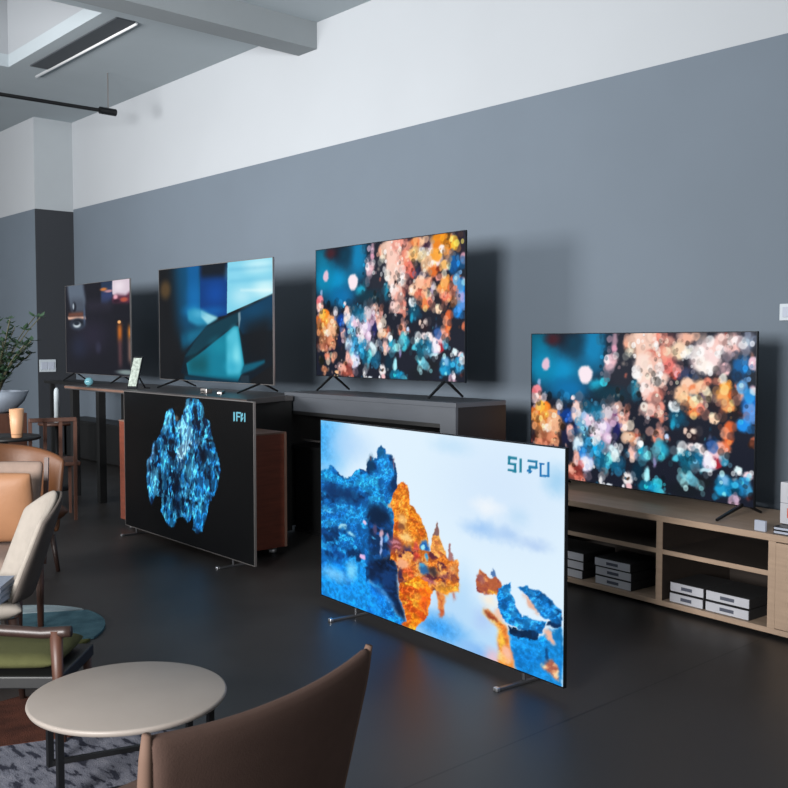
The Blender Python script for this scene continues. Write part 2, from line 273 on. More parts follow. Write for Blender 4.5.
SHORE = [
['b', 0.79, 0.22, 0.2696, 0.3024, 'd2e6fb', 1.0, 0.8],
['b', 0.013, 0.112, 0.1409, 0.2421, '38aaf6', 1.0, 1.0],
['b', 0.143, 0.118, 0.1314, 0.1111, 'b4d8fa', 1.0, 0.8],
['b', 0.03, -0.017, 0.1082, 0.0342, '7cc8fa', 1.0, 0.7],
['b', 0.726, 0.414, 0.0792, 0.0469, 'a8cdf6', 1.0, 1.0],
['b', 0.82, 0.413, 0.0545, 0.0455, 'b0cff4', 1.0, 0.9],
['b', 0.908, 0.43, 0.0576, 0.0353, 'b8d2f4', 1.0, 0.9],
['b', 0.854, 0.322, 0.0401, 0.0538, 'c4e0f8', 1.0, 0.9],
['b', 0.748, 0.305, 0.0641, 0.0464, 'f0f6fc', 1.0, 0.9],
['b', 0.975, 0.141, 0.0487, 0.077, 'a4d2f2', 1.0, 0.9],
['b', 0.609, 0.051, 0.0925, 0.0483, 'c0e0f8', 1.0, 0.7],
['p', [0.662, 0.565, 0.643, 0.672, 0.538, 0.772, 0.475, 0.997, 0.849, 1.009, 0.796, 0.817, 0.719, 0.782, 0.7, 0.72], 'b8dcfa', 0.03, None, 1.0],
['b', 0.556, 0.946, 0.1315, 0.0853, '3ca0f2', 1.0, 1.0],
['b', 0.72, 0.99, 0.0886, 0.0465, '88bcf4', 1.0, 1.0],
['b', 0.731, 0.83, 0.0416, 0.0615, 'b0ccf6', 1.0, 0.8],
['b', 0.774, 0.994, 0.0405, 0.0533, 'f4c4cc', 1.0, 0.8],
['p', [-0.005, 0.631, 0.25, 0.554, 0.251, 0.832, 0.426, 0.974, 0.475, 0.997, 0.324, 1.019, -0.006, 1.012], '1492ec', 0.006, ['0b6cd0', '18a4fa', 14, 10, 0.5], 1.0],
['b', 0.073, 0.859, 0.0859, 0.046, '6cc4fc', 0.9, 1.0],
['b', 0.164, 0.803, 0.0311, 0.0617, '74d0fc', 0.8, 1.0],
['b', 0.067, 0.764, 0.0596, 0.0345, '0a54a8', 0.9, 1.0],
['b', -0.006, 1.0, 0.051, 0.0236, '0e7cd0', 0.9, 1.0],
['p', [-0.007, 0.287, 0.032, 0.279, 0.044, 0.254, 0.062, 0.245, 0.081, 0.264, 0.128, 0.303, 0.16, 0.286, 0.187, 0.248, 0.209, 0.232, 0.24, 0.24, 0.246, 0.191, 0.262, 0.154, 0.277, 0.173, 0.292, 0.166, 0.294, 0.108, 0.306, 0.093, 0.329, 0.111, 0.334, 0.142, 0.358, 0.142, 0.379, 0.179, 0.386, 0.223, 0.386, 0.286, 0.37, 0.455, 0.363, 0.605, 0.241, 0.836, 0.23, 0.774, 0.153, 0.734, -0.006, 0.824], '0d66b4', 0.001, ['06305f', '22a0ee', 16, 14, 1.0], 1.0],
['b', 0.128, 0.396, 0.1168, 0.0491, '082c5a', 0.8, 0.85],
['b', 0.061, 0.382, 0.0569, 0.04, '0a3468', 0.8, 0.8],
['b', 0.304, 0.474, 0.0619, 0.0655, '061f40', 0.7, 0.95],
['b', 0.262, 0.202, 0.0188, 0.0565, '083a60', 0.6, 0.8],
['b', 0.29, 0.461, 0.0619, 0.0591, '05203f', 0.7, 0.8],
['p', [-0.002, 0.286, 0.042, 0.277, 0.128, 0.303, 0.244, 0.263, 0.296, 0.261, 0.304, 0.352, 0.262, 0.363, 0.164, 0.329, -0.002, 0.342], '1793e2', 0.004, ['0f74c4', '2cb4f6', 18, 14, 0.8], 0.9],
['p', [-0.005, 0.497, 0.127, 0.462, 0.19, 0.428, 0.24, 0.432, 0.24, 0.47, 0.19, 0.544, 0.127, 0.58, -0.005, 0.602], '188ee0', 0.008, ['0e68bc', '34b0f4', 12, 18, 0.9], 0.9],
['p', [-0.005, 0.549, 0.1, 0.514, 0.143, 0.463, 0.164, 0.463, 0.106, 0.53, -0.005, 0.573], '0b5cae', 0.006, None, 0.8],
['p', [0.095, 0.572, 0.143, 0.558, 0.138, 0.574, 0.095, 0.587], 'b8ecf8', 0.004, None, 1.0],
['p', [0.132, 0.592, 0.159, 0.587, 0.185, 0.61, 0.159, 0.609], 'a8e8fa', 0.004, None, 1.0],
['b', 0.228, 0.522, 0.012, 0.0131, 'e4c8ea', 0.4, 1.0],
['b', 0.218, 0.709, 0.0161, 0.0165, 'e8bcec', 0.4, 1.0],
['b', 0.029, 0.638, 0.0499, 0.0174, '0a4c94', 0.8, 0.8],
['b', 0.089, 0.739, 0.0483, 0.0286, '0a4a98', 0.8, 0.8],
['b', 0.04, 0.514, 0.0332, 0.0081, '60c0f4', 0.7, 0.8],
['p', [0.25, 0.396, 0.275, 0.358, 0.294, 0.353, 0.365, 0.419, 0.361, 0.431, 0.299, 0.384, 0.26, 0.407], '22a4ec', 0.002, None, 1.0],
['p', [0.304, 0.148, 0.337, 0.15, 0.37, 0.199, 0.37, 0.245, 0.337, 0.279, 0.304, 0.268, 0.291, 0.196], '1c8ce0', 0.004, ['0c5cb0', '2ca4f4', 16, 16, 0.8], 0.8],
['p', [0.294, 0.112, 0.306, 0.096, 0.325, 0.114, 0.325, 0.144, 0.296, 0.16], '0f5f92', 0.003, None, 0.9],
['b', 0.262, 0.167, 0.0069, 0.015, '5c4450', 0.5, 0.8],
['b', 0.37, 0.181, 0.0048, 0.0365, '9c7484', 0.6, 0.7],
['p', [0.25, 0.521, 0.366, 0.498, 0.366, 0.681, 0.25, 0.722], '0a2a54', 0.01, ['071a3a', '1450a0', 16, 20, 0.9], 0.9],
['b', 0.309, 0.558, 0.0105, 0.0268, 'd0a8b8', 0.6, 1.0],
['b', 0.311, 0.6, 0.0086, 0.0321, 'b8c4ec', 0.6, 1.0],
['b', 0.309, 0.654, 0.0058, 0.0268, '9cb0e0', 0.6, 1.0],
['b', 0.275, 0.595, 0.0146, 0.0076, '48a4d8', 0.6, 1.0],
['b', 0.338, 0.57, 0.0066, 0.0212, 'c09cc4', 0.6, 1.0],
['b', 0.28, 0.545, 0.0097, 0.0324, '6c5070', 0.7, 0.7],
['p', [0.241, 0.726, 0.366, 0.661, 0.384, 0.686, 0.389, 0.847, 0.417, 0.925, 0.417, 0.978, 0.371, 0.924, 0.324, 0.858, 0.251, 0.826], '0a2246', 0.006, ['061630', '123a72', 10, 14, 0.8], 1.0],
['p', [0.253, 0.825, 0.3, 0.808, 0.329, 0.856, 0.37, 0.903, 0.37, 0.998, 0.305, 0.995, 0.261, 0.894], '0c78dc', 0.01, ['085cb8', '1c9cf6', 14, 14, 0.8], 0.8],
['p', [0.374, 0.318, 0.388, 0.278, 0.404, 0.264, 0.428, 0.276, 0.437, 0.308, 0.435, 0.37, 0.46, 0.379, 0.468, 0.397, 0.482, 0.413, 0.503, 0.463, 0.521, 0.533, 0.521, 0.627, 0.352, 0.686, 0.365, 0.582, 0.37, 0.439, 0.351, 0.386], 'f08020', 0.001, ['b84c18', 'fca43c', 22, 14, 0.9], 1.0],
['p', [0.388, 0.434, 0.415, 0.427, 0.433, 0.458, 0.42, 0.498, 0.393, 0.49], 'fcc070', 0.006, None, 1.0],
['b', 0.404, 0.497, 0.018, 0.0197, '8c5434', 0.6, 1.0],
['p', [0.393, 0.527, 0.443, 0.527, 0.46, 0.552, 0.429, 0.567, 0.398, 0.551], 'fcd890', 0.008, None, 1.0],
['p', [0.429, 0.376, 0.46, 0.394, 0.495, 0.465, 0.512, 0.53, 0.504, 0.538, 0.464, 0.484, 0.433, 0.422], 'fa8c1c', 0.003, ['c85c18', 'fcac50', 20, 20, 1.0], 1.0],
['b', 0.379, 0.599, 0.041, 0.0472, '803c48', 0.6, 0.9],
['b', 0.375, 0.585, 0.0275, 0.0084, 'd8909c', 0.6, 0.8],
['b', 0.384, 0.608, 0.0228, 0.0063, 'e08890', 0.6, 0.8],
['b', 0.434, 0.607, 0.0265, 0.031, '38305c', 0.7, 0.9],
['b', 0.469, 0.59, 0.0152, 0.046, 'e05848', 0.6, 1.0],
['b', 0.351, 0.402, 0.014, 0.0158, 'f4b478', 0.6, 0.8],
['b', 0.504, 0.568, 0.0212, 0.0354, '1868c0', 0.5, 1.0],
['b', 0.499, 0.572, 0.0085, 0.0152, 'a0ecfa', 0.5, 1.0],
['b', 0.333, 0.582, 0.0094, 0.0213, '58a4dc', 0.6, 1.0],
['p', [0.554, 0.433, 0.562, 0.455, 0.566, 0.488, 0.579, 0.524, 0.587, 0.561, 0.591, 0.603, 0.521, 0.627, 0.529, 0.555, 0.539, 0.507, 0.541, 0.466], 'f09c48', 0.001, ['a85038', 'fcbc60', 24, 20, 0.9], 1.0],
['p', [0.554, 0.432, 0.562, 0.455, 0.564, 0.492, 0.539, 0.502, 0.542, 0.466], '6c5468', 0.002, None, 0.8],
['p', [0.603, 0.526, 0.613, 0.52, 0.609, 0.553, 0.619, 0.579, 0.627, 0.59, 0.595, 0.601], 'a87878', 0.002, None, 1.0],
['p', [0.375, 0.626, 0.521, 0.578, 0.587, 0.575, 0.603, 0.594, 0.639, 0.587, 0.645, 0.672, 0.64, 0.732, 0.588, 0.768, 0.538, 0.772, 0.461, 0.813, 0.394, 0.793, 0.384, 0.728], 'e47828', 0.002, ['5c2838', 'fcb060', 30, 30, 1.0], 1.0],
['b', 0.407, 0.683, 0.0315, 0.0235, 'fcb488', 0.5, 0.9],
['b', 0.434, 0.715, 0.0266, 0.0259, 'e8602c', 0.5, 0.9],
['b', 0.398, 0.734, 0.0136, 0.0314, '3c2848', 0.6, 0.9],
['b', 0.5, 0.681, 0.0234, 0.0304, '1c64a8', 0.5, 0.9],
['b', 0.491, 0.664, 0.0129, 0.0127, '50b4e8', 0.6, 1.0],
['b', 0.538, 0.672, 0.0249, 0.0251, '282838', 0.6, 0.85],
['b', 0.583, 0.685, 0.0282, 0.0128, '8c4850', 0.7, 0.8],
['b', 0.469, 0.626, 0.0174, 0.0256, 'e04438', 0.6, 0.8],
['b', 0.512, 0.611, 0.0102, 0.0202, '3cacec', 0.6, 0.9],
['b', 0.521, 0.729, 0.0377, 0.0131, 'c8707c', 0.7, 0.8],
['p', [0.538, 0.757, 0.628, 0.703, 0.646, 0.701, 0.636, 0.734, 0.588, 0.773, 0.555, 0.776], 'fcac34', 0.006, None, 0.85],
['p', [0.595, 0.627, 0.635, 0.607, 0.641, 0.659, 0.604, 0.678], 'f0944c', 0.006, ['c06840', 'fcb870', 22, 22, 1.0], 0.9],
['p', [0.394, 0.793, 0.43, 0.758, 0.474, 0.726, 0.517, 0.735, 0.538, 0.772, 0.526, 0.828, 0.52, 0.866, 0.518, 0.902, 0.492, 0.939, 0.479, 0.96, 0.462, 1.003, 0.43, 1.003, 0.399, 0.991, 0.424, 0.969, 0.417, 0.92, 0.389, 0.847], 'fc8414', 0.002, ['d84c18', 'fcac30', 12, 20, 0.7], 1.0],
['b', 0.47, 0.825, 0.0303, 0.0257, 'fcac3c', 0.8, 0.7],
['b', 0.496, 0.856, 0.0171, 0.0357, 'ec4c20', 0.8, 0.6],
['b', 0.439, 0.942, 0.0133, 0.0312, 'fc5c2c', 0.8, 0.6],
['b', 0.509, 0.865, 0.0085, 0.0305, 'a04030', 0.7, 0.6],
['p', [0.551, 0.772, 0.588, 0.768, 0.588, 0.812, 0.58, 0.875, 0.574, 0.893, 0.567, 0.891, 0.562, 0.843], 'c86038', 0.003, ['9c4838', 'f0944c', 20, 12, 1.0], 1.0],
['p', [0.616, 0.751, 0.628, 0.747, 0.63, 0.775, 0.624, 0.787], 'c0786c', 0.003, None, 0.9],
['p', [0.704, 0.664, 0.722, 0.595, 0.742, 0.611, 0.76, 0.635, 0.777, 0.613, 0.803, 0.648, 0.789, 0.691, 0.76, 0.707, 0.736, 0.709, 0.715, 0.71], 'b8603c', 0.002, ['803444', 'f4a05c', 26, 26, 1.0], 1.0],
['b', 0.724, 0.641, 0.0156, 0.0307, '8c5060', 0.6, 0.7],
['p', [0.756, 0.613, 0.77, 0.582, 0.776, 0.614, 0.768, 0.624], '5078b0', 0.002, None, 1.0],
['b', 0.766, 0.689, 0.0204, 0.0106, 'fcb43c', 0.7, 0.8],
['b', 0.754, 0.736, 0.0351, 0.0343, 'fceed8', 0.9, 0.8],
['p', [0.731, 0.784, 0.755, 0.774, 0.807, 0.819, 0.819, 0.836, 0.831, 0.905, 0.848, 0.927, 0.843, 0.989, 0.849, 1.009, 0.786, 1.003, 0.794, 0.969, 0.782, 0.914, 0.785, 0.852, 0.749, 0.815], 'f89838', 0.006, ['e07030', 'fcd070', 16, 14, 0.9], 1.0],
['p', [0.737, 0.782, 0.761, 0.787, 0.79, 0.812, 0.778, 0.824, 0.749, 0.811], '903828', 0.003, None, 0.9],
['b', 0.793, 0.78, 0.0201, 0.0301, 'f4c8b0', 0.6, 0.9],
['b', 0.799, 0.898, 0.0138, 0.0452, 'fcd048', 0.8, 0.8],
['b', 0.82, 0.948, 0.0226, 0.0449, 'fcc8b8', 0.8, 0.8],
['p', [0.822, 0.842, 0.918, 0.827, 0.949, 0.791, 0.995, 0.742, 1.001, 0.851, 0.997, 1.005, 0.941, 1.007, 0.849, 1.005, 0.837, 0.933], '1290e6', 0.003, ['0c78cc', '22a0f6', 14, 14, 0.6], 1.0],
['p', [0.786, 0.67, 0.829, 0.617, 0.832, 0.667, 0.852, 0.725, 0.866, 0.759, 0.907, 0.749, 0.949, 0.748, 0.944, 0.779, 0.918, 0.813, 0.858, 0.818, 0.813, 0.809, 0.787, 0.753], '1486da', 0.0015, ['0b5ca4', '30a4f4', 26, 22, 0.9], 1.0],
['p', [0.822, 0.82, 0.864, 0.819, 0.923, 0.803, 0.921, 0.833, 0.886, 0.85, 0.831, 0.857], '07284c', 0.002, ['041830', '0c3c70', 20, 20, 0.6], 1.0],
['p', [0.854, 0.636, 0.879, 0.62, 0.916, 0.622, 0.948, 0.638, 0.994, 0.672, 0.996, 0.738, 0.964, 0.738, 0.928, 0.725, 0.906, 0.695, 0.884, 0.66], '0e74c4', 0.0015, ['08447c', '2c9cec', 26, 22, 1.0], 1.0],
['p', [0.868, 0.652, 0.906, 0.688, 0.923, 0.724, 0.896, 0.714], 'e8a484', 0.004, None, 0.8],
['p', [0.959, 0.736, 0.996, 0.738, 0.996, 0.747, 0.949, 0.77], '08305c', 0.002, None, 1.0],
['p', [0.934, 0.795, 0.96, 0.779, 0.976, 0.829, 0.965, 0.841, 0.95, 0.827], 'f0b8a0', 0.003, None, 1.0],
['p', [0.95, 0.898, 0.971, 0.902, 0.982, 0.932, 0.991, 0.98, 0.961, 0.968, 0.93, 0.952], 'f4b080', 0.003, ['a86050', 'fcdcac', 24, 24, 1.0], 1.0],
['b', 0.95, 0.884, 0.0072, 0.0286, '083c70', 0.6, 0.8],
['w', 0.0075, 42, 30],
['k', 0.42, 52, 34],
['g', 0.14, 80, 60],
['p', [0.849, 0.061, 0.819, 0.061, 0.817, 0.072, 0.848, 0.072], '18809c', 0.0008, None, 1.0],
['p', [0.818, 0.061, 0.817, 0.1, 0.825, 0.099, 0.827, 0.061], '18809c', 0.0008, None, 1.0],
['p', [0.816, 0.099, 0.846, 0.1, 0.847, 0.09, 0.818, 0.088], '18809c', 0.0008, None, 1.0],
['p', [0.838, 0.09, 0.838, 0.13, 0.847, 0.128, 0.846, 0.089], '18809c', 0.0008, None, 1.0],
['p', [0.847, 0.118, 0.818, 0.117, 0.816, 0.128, 0.846, 0.129], '18809c', 0.0008, None, 1.0],
['p', [0.856, 0.065, 0.856, 0.127, 0.864, 0.125, 0.864, 0.064], '18809c', 0.0008, None, 1.0],
['p', [0.882, 0.074, 0.914, 0.076, 0.916, 0.065, 0.883, 0.064], '1c7ca8', 0.0008, None, 1.0],
['p', [0.907, 0.066, 0.908, 0.101, 0.915, 0.099, 0.915, 0.064], '1c7ca8', 0.0008, None, 1.0],
['p', [0.916, 0.089, 0.887, 0.09, 0.886, 0.101, 0.915, 0.1], '1c7ca8', 0.0008, None, 1.0],
['p', [0.886, 0.093, 0.886, 0.125, 0.894, 0.123, 0.894, 0.091], '1c7ca8', 0.0008, None, 1.0],
['p', [0.921, 0.076, 0.921, 0.131, 0.928, 0.129, 0.928, 0.074], '2078b8', 0.0008, None, 1.0],
['p', [0.92, 0.079, 0.936, 0.079, 0.937, 0.07, 0.921, 0.07], '2078b8', 0.0008, None, 1.0],
['p', [0.921, 0.107, 0.921, 0.131, 0.928, 0.129, 0.928, 0.106], '2078b8', 0.0008, None, 1.0],
['p', [0.921, 0.132, 0.952, 0.127, 0.953, 0.118, 0.921, 0.122], '2078b8', 0.0008, None, 1.0],
['p', [0.952, 0.127, 0.952, 0.063, 0.945, 0.064, 0.946, 0.129], '2078b8', 0.0008, None, 1.0],
['p', [0.88, 0.117, 0.896, 0.12, 0.898, 0.11, 0.882, 0.107], '2078b8', 0.0008, None, 1.0]
]
CRYSTAL = [
['p', [0.197, 0.587, 0.199, 0.486, 0.234, 0.449, 0.26, 0.344, 0.293, 0.324, 0.336, 0.25, 0.37, 0.126, 0.393, 0.094, 0.424, 0.085, 0.441, 0.112, 0.449, 0.148, 0.462, 0.176, 0.51, 0.127, 0.532, 0.017, 0.562, 0.0, 0.627, 0.006, 0.666, 0.063, 0.673, 0.118, 0.712, 0.163, 0.726, 0.252, 0.749, 0.326, 0.775, 0.406, 0.778, 0.481, 0.766, 0.523, 0.738, 0.621, 0.698, 0.672, 0.673, 0.779, 0.644, 0.874, 0.598, 0.909, 0.573, 0.885, 0.575, 0.788, 0.532, 0.851, 0.498, 0.822, 0.445, 0.85, 0.426, 0.913, 0.372, 0.915, 0.319, 0.827, 0.33, 0.723, 0.275, 0.727, 0.235, 0.799, 0.208, 0.71], '155f96', 0.0015, ['061c38', '3a98c8', 40, 13, 1.6], 1.0],
['p', [0.393, 0.102, 0.424, 0.088, 0.414, 0.181, 0.367, 0.262, 0.336, 0.25, 0.37, 0.134], '52a6d0', 0.005, ['1c5c98', '52a6d0', 40, 16, 1.3], 0.8],
['p', [0.532, 0.024, 0.553, 0.008, 0.556, 0.08, 0.567, 0.165, 0.534, 0.176, 0.518, 0.112], '64bcec', 0.005, ['1c5c98', '64bcec', 40, 16, 1.3], 0.8],
['p', [0.461, 0.191, 0.509, 0.135, 0.534, 0.183, 0.575, 0.2, 0.582, 0.264, 0.541, 0.291, 0.498, 0.304, 0.46, 0.25], '7cc4f0', 0.005, ['1c5c98', '7cc4f0', 40, 16, 1.3], 0.8],
['p', [0.454, 0.355, 0.524, 0.293, 0.623, 0.28, 0.639, 0.314, 0.565, 0.339, 0.522, 0.389, 0.504, 0.48, 0.469, 0.501, 0.457, 0.429], '94c8ec', 0.005, ['1c5c98', '94c8ec', 40, 16, 1.3], 0.8],
['p', [0.204, 0.477, 0.243, 0.451, 0.255, 0.353, 0.274, 0.342, 0.272, 0.443, 0.223, 0.506, 0.231, 0.581, 0.206, 0.586], '6ca8d8', 0.005, ['1c5c98', '6ca8d8', 40, 16, 1.3], 0.8],
['p', [0.298, 0.516, 0.364, 0.444, 0.38, 0.554, 0.278, 0.572], '3cace4', 0.005, ['1c5c98', '3cace4', 40, 16, 1.3], 0.8],
['p', [0.202, 0.56, 0.307, 0.511, 0.287, 0.6, 0.289, 0.716, 0.256, 0.723, 0.239, 0.625, 0.226, 0.785], '5cbcec', 0.005, ['1c5c98', '5cbcec', 40, 16, 1.3], 0.8],
['p', [0.504, 0.462, 0.605, 0.445, 0.603, 0.532, 0.562, 0.548, 0.534, 0.679, 0.5, 0.694, 0.528, 0.569], '4aa4cc', 0.005, ['1c5c98', '4aa4cc', 40, 16, 1.3], 0.8],
['p', [0.533, 0.754, 0.618, 0.661, 0.666, 0.665, 0.617, 0.749, 0.567, 0.768, 0.523, 0.846, 0.498, 0.815], '3494c4', 0.005, ['1c5c98', '3494c4', 40, 16, 1.3], 0.8],
['p', [0.637, 0.483, 0.7, 0.543, 0.706, 0.642, 0.635, 0.606, 0.603, 0.54], '2484cc', 0.005, ['1c5c98', '2484cc', 40, 16, 1.3], 0.8],
['p', [0.583, 0.794, 0.665, 0.759, 0.64, 0.875, 0.59, 0.896], '1874bc', 0.005, ['1c5c98', '1874bc', 40, 16, 1.3], 0.8],
['p', [0.374, 0.853, 0.436, 0.845, 0.417, 0.911, 0.372, 0.907], '1a74b0', 0.005, ['1c5c98', '1a74b0', 40, 16, 1.3], 0.8],
['b', 0.42, 0.322, 0.0524, 0.0375, '050f20', 0.9, 0.95],
['b', 0.601, 0.111, 0.0203, 0.0859, '050f20', 0.9, 0.95],
['b', 0.409, 0.406, 0.0397, 0.0453, '050f20', 0.9, 0.95],
['b', 0.282, 0.395, 0.0187, 0.062, '050f20', 0.9, 0.95],
['b', 0.654, 0.383, 0.0476, 0.0646, '050f20', 0.9, 0.95],
['b', 0.45, 0.599, 0.0435, 0.129, '050f20', 0.9, 0.95],
['b', 0.315, 0.594, 0.0167, 0.0935, '050f20', 0.9, 0.95],
['b', 0.534, 0.701, 0.0338, 0.0224, '050f20', 0.9, 0.95],
['b', 0.456, 0.756, 0.0522, 0.061, '050f20', 0.9, 0.95],
['b', 0.601, 0.701, 0.0198, 0.0147, '050f20', 0.9, 0.95],
['b', 0.557, 0.325, 0.0166, 0.0182, '050f20', 0.9, 0.95],
['b', 0.231, 0.543, 0.0238, 0.0394, '050f20', 0.9, 0.95],
['b', 0.703, 0.269, 0.0465, 0.0141, '050f20', 0.9, 0.95],
['b', 0.439, 0.238, 0.0122, 0.0447, '050f20', 0.9, 0.95],
['b', 0.669, 0.491, 0.0159, 0.0431, '050f20', 0.9, 0.95],
['b', 0.458, 0.147, 0.0155, 0.0258, '585048', 0.6, 0.8],
['w', 0.008, 40, 24],
['r', 0.42, 34, 11],
['g', 0.22, 70, 30],
['p', [0.87, 0.07, 0.87, 0.127, 0.88, 0.126, 0.88, 0.069], '7ccbe0', 0.0008, None, 1.0],
['p', [0.887, 0.077, 0.921, 0.076, 0.922, 0.067, 0.888, 0.068], '7ccbe0', 0.0008, None, 1.0],
['p', [0.889, 0.069, 0.889, 0.126, 0.898, 0.125, 0.898, 0.068], '7ccbe0', 0.0008, None, 1.0],
['p', [0.889, 0.1, 0.915, 0.1, 0.915, 0.092, 0.89, 0.092], '7ccbe0', 0.0008, None, 1.0],
['p', [0.918, 0.079, 0.918, 0.124, 0.926, 0.123, 0.926, 0.078], '7ccbe0', 0.0008, None, 1.0],
['p', [0.923, 0.124, 0.939, 0.098, 0.932, 0.095, 0.917, 0.122], '7ccbe0', 0.0008, None, 1.0],
['p', [0.942, 0.069, 0.941, 0.124, 0.949, 0.123, 0.949, 0.068], '7ccbe0', 0.0008, None, 1.0],
['p', [0.925, 0.071, 0.925, 0.092, 0.932, 0.091, 0.933, 0.07], '7ccbe0', 0.0008, None, 1.0]
]
ABSTRACT = [
['p', [0.156, -0.027, 0.402, -0.013, 0.398, 0.374, 0.464, 0.527, 0.283, 0.66, 0.189, 0.52], '0a4a70', 0.05, None, 1.0],
['p', [0.28, -0.018, 0.402, -0.013, 0.398, 0.391, 0.286, 0.35], '0a5c98', 0.02, None, 1.0],
['b', 0.351, 0.269, 0.0893, 0.1529, '0f6cb0', 1.0, 0.8],
['b', 0.331, 0.387, 0.1076, 0.0682, '1480c0', 1.0, 0.8],
['b', 0.064, 0.185, 0.0638, 0.0984, '6c5230', 0.7, 0.7],
['p', [0.402, -0.019, 0.64, -0.008, 0.637, 0.435, 0.55, 0.451, 0.398, 0.387], '0a3c80', 0.003, None, 1.0],
['p', [0.407, -0.019, 0.637, -0.005, 0.636, 0.114, 0.406, 0.105], '131c28', 0.015, None, 1.0],
['b', 0.535, 0.25, 0.0996, 0.1147, '0c4ca4', 1.0, 0.8],
['b', 0.517, 0.397, 0.1329, 0.0494, '0c60ac', 1.0, 0.8],
['p', [0.643, -0.007, 1.002, -0.01, 1.0, 0.28, 0.822, 0.351, 0.633, 0.425], '84d4ec', 0.002, None, 1.0],
['b', 0.898, 0.051, 0.1554, 0.076, 'c8f4fc', 1.0, 0.9],
['b', 0.941, 0.238, 0.1257, 0.0905, 'd4f8fc', 0.9, 0.9],
['b', 0.761, 0.284, 0.1059, 0.094, 'bcecf8', 1.0, 0.8],
['b', 0.7, 0.089, 0.078, 0.095, '8cd8f0', 1.0, 0.8],
['p', [0.652, 0.052, 0.998, 0.064, 0.998, 0.076, 0.652, 0.071], '60b4d8', 0.008, None, 0.7],
['p', [0.652, 0.148, 0.998, 0.153, 0.998, 0.168, 0.652, 0.167], '6cc0e0', 0.008, None, 0.7],
['p', [0.746, 0.233, 0.997, 0.243, 0.997, 0.267, 0.746, 0.242], 'e8fcfc', 0.006, None, 0.8],
['p', [0.344, 0.362, 0.398, 0.391, 0.559, 0.456, 0.447, 0.527, 0.376, 0.525, 0.284, 0.471, 0.276, 0.384], '2c94bc', 0.01, None, 1.0],
['p', [0.404, 0.391, 0.559, 0.456, 0.464, 0.511, 0.403, 0.441], 'a4e0ec', 0.006, None, 0.9],
['b', 0.386, 0.415, 0.0708, 0.0473, '50b0d4', 1.0, 0.8],
['p', [0.208, 0.59, 0.447, 0.518, 0.464, 0.561, 0.225, 0.73], '0c5474', 0.02, None, 1.0],
['p', [0.283, 0.591, 0.464, 0.536, 0.464, 0.577, 0.283, 0.66], '1c7ca0', 0.02, None, 0.8],
['p', [0.283, 0.669, 0.446, 0.594, 0.428, 0.627, 0.282, 0.703], '1a6c90', 0.02, None, 0.7],
['p', [0.464, 0.519, 0.745, 0.406, 0.997, 0.29, 0.994, 0.841, 0.818, 0.972, 0.46, 0.994, 0.204, 0.94, 0.263, 0.73], '0c1a26', 0.003, None, 1.0],
['p', [0.447, 0.53, 0.745, 0.409, 0.744, 0.487, 0.697, 0.525, 0.355, 0.762, 0.244, 0.799, 0.338, 0.66], '0e3a4a', 0.006, None, 1.0],
['p', [0.745, 0.406, 1.0, 0.288, 0.998, 0.571, 0.759, 0.598, 0.732, 0.534], '083c5c', 0.006, None, 1.0],
['b', 0.896, 0.432, 0.1282, 0.0763, '0a4c74', 1.0, 0.7],
['p', [0.76, 0.535, 0.999, 0.437, 0.997, 0.841, 0.788, 0.833], '14181e', 0.04, None, 1.0],
['p', [0.694, 0.53, 0.728, 0.534, 0.773, 0.849, 0.757, 0.913, 0.717, 0.994, 0.28, 0.954, 0.262, 0.851, 0.391, 0.762], '0f7c96', 0.003, None, 1.0],
['p', [0.681, 0.541, 0.721, 0.534, 0.765, 0.849, 0.741, 0.929, 0.629, 0.935, 0.624, 0.612], '58c8e0', 0.012, None, 0.9],
['b', 0.711, 0.788, 0.0377, 0.1113, '90e8f4', 1.0, 0.7],
['p', [0.281, 0.798, 0.462, 0.761, 0.461, 0.944, 0.28, 0.937], '0a4c54', 0.03, None, 0.8],
['b', 0.678, 0.869, 0.0789, 0.064, '30a8c8', 1.0, 0.7],
['b', 0.565, 0.693, 0.0986, 0.0818, '1890a8', 1.0, 0.6],
['p', [0.726, 0.424, 0.745, 0.412, 0.748, 0.472, 0.731, 0.566], '8ca4b0', 0.004, None, 0.8],
['p', [0.773, 0.849, 0.937, 0.805, 0.937, 0.828, 0.849, 0.885, 0.741, 0.929], '0f5c74', 0.005, None, 1.0],
['p', [0.242, 0.956, 0.818, 0.98, 0.818, 1.018, 0.242, 1.026], '0a3448', 0.01, None, 1.0],
['p', [0.741, 0.937, 0.811, 0.933, 0.81, 1.003, 0.741, 0.992], '20303c', 0.004, None, 1.0]
]
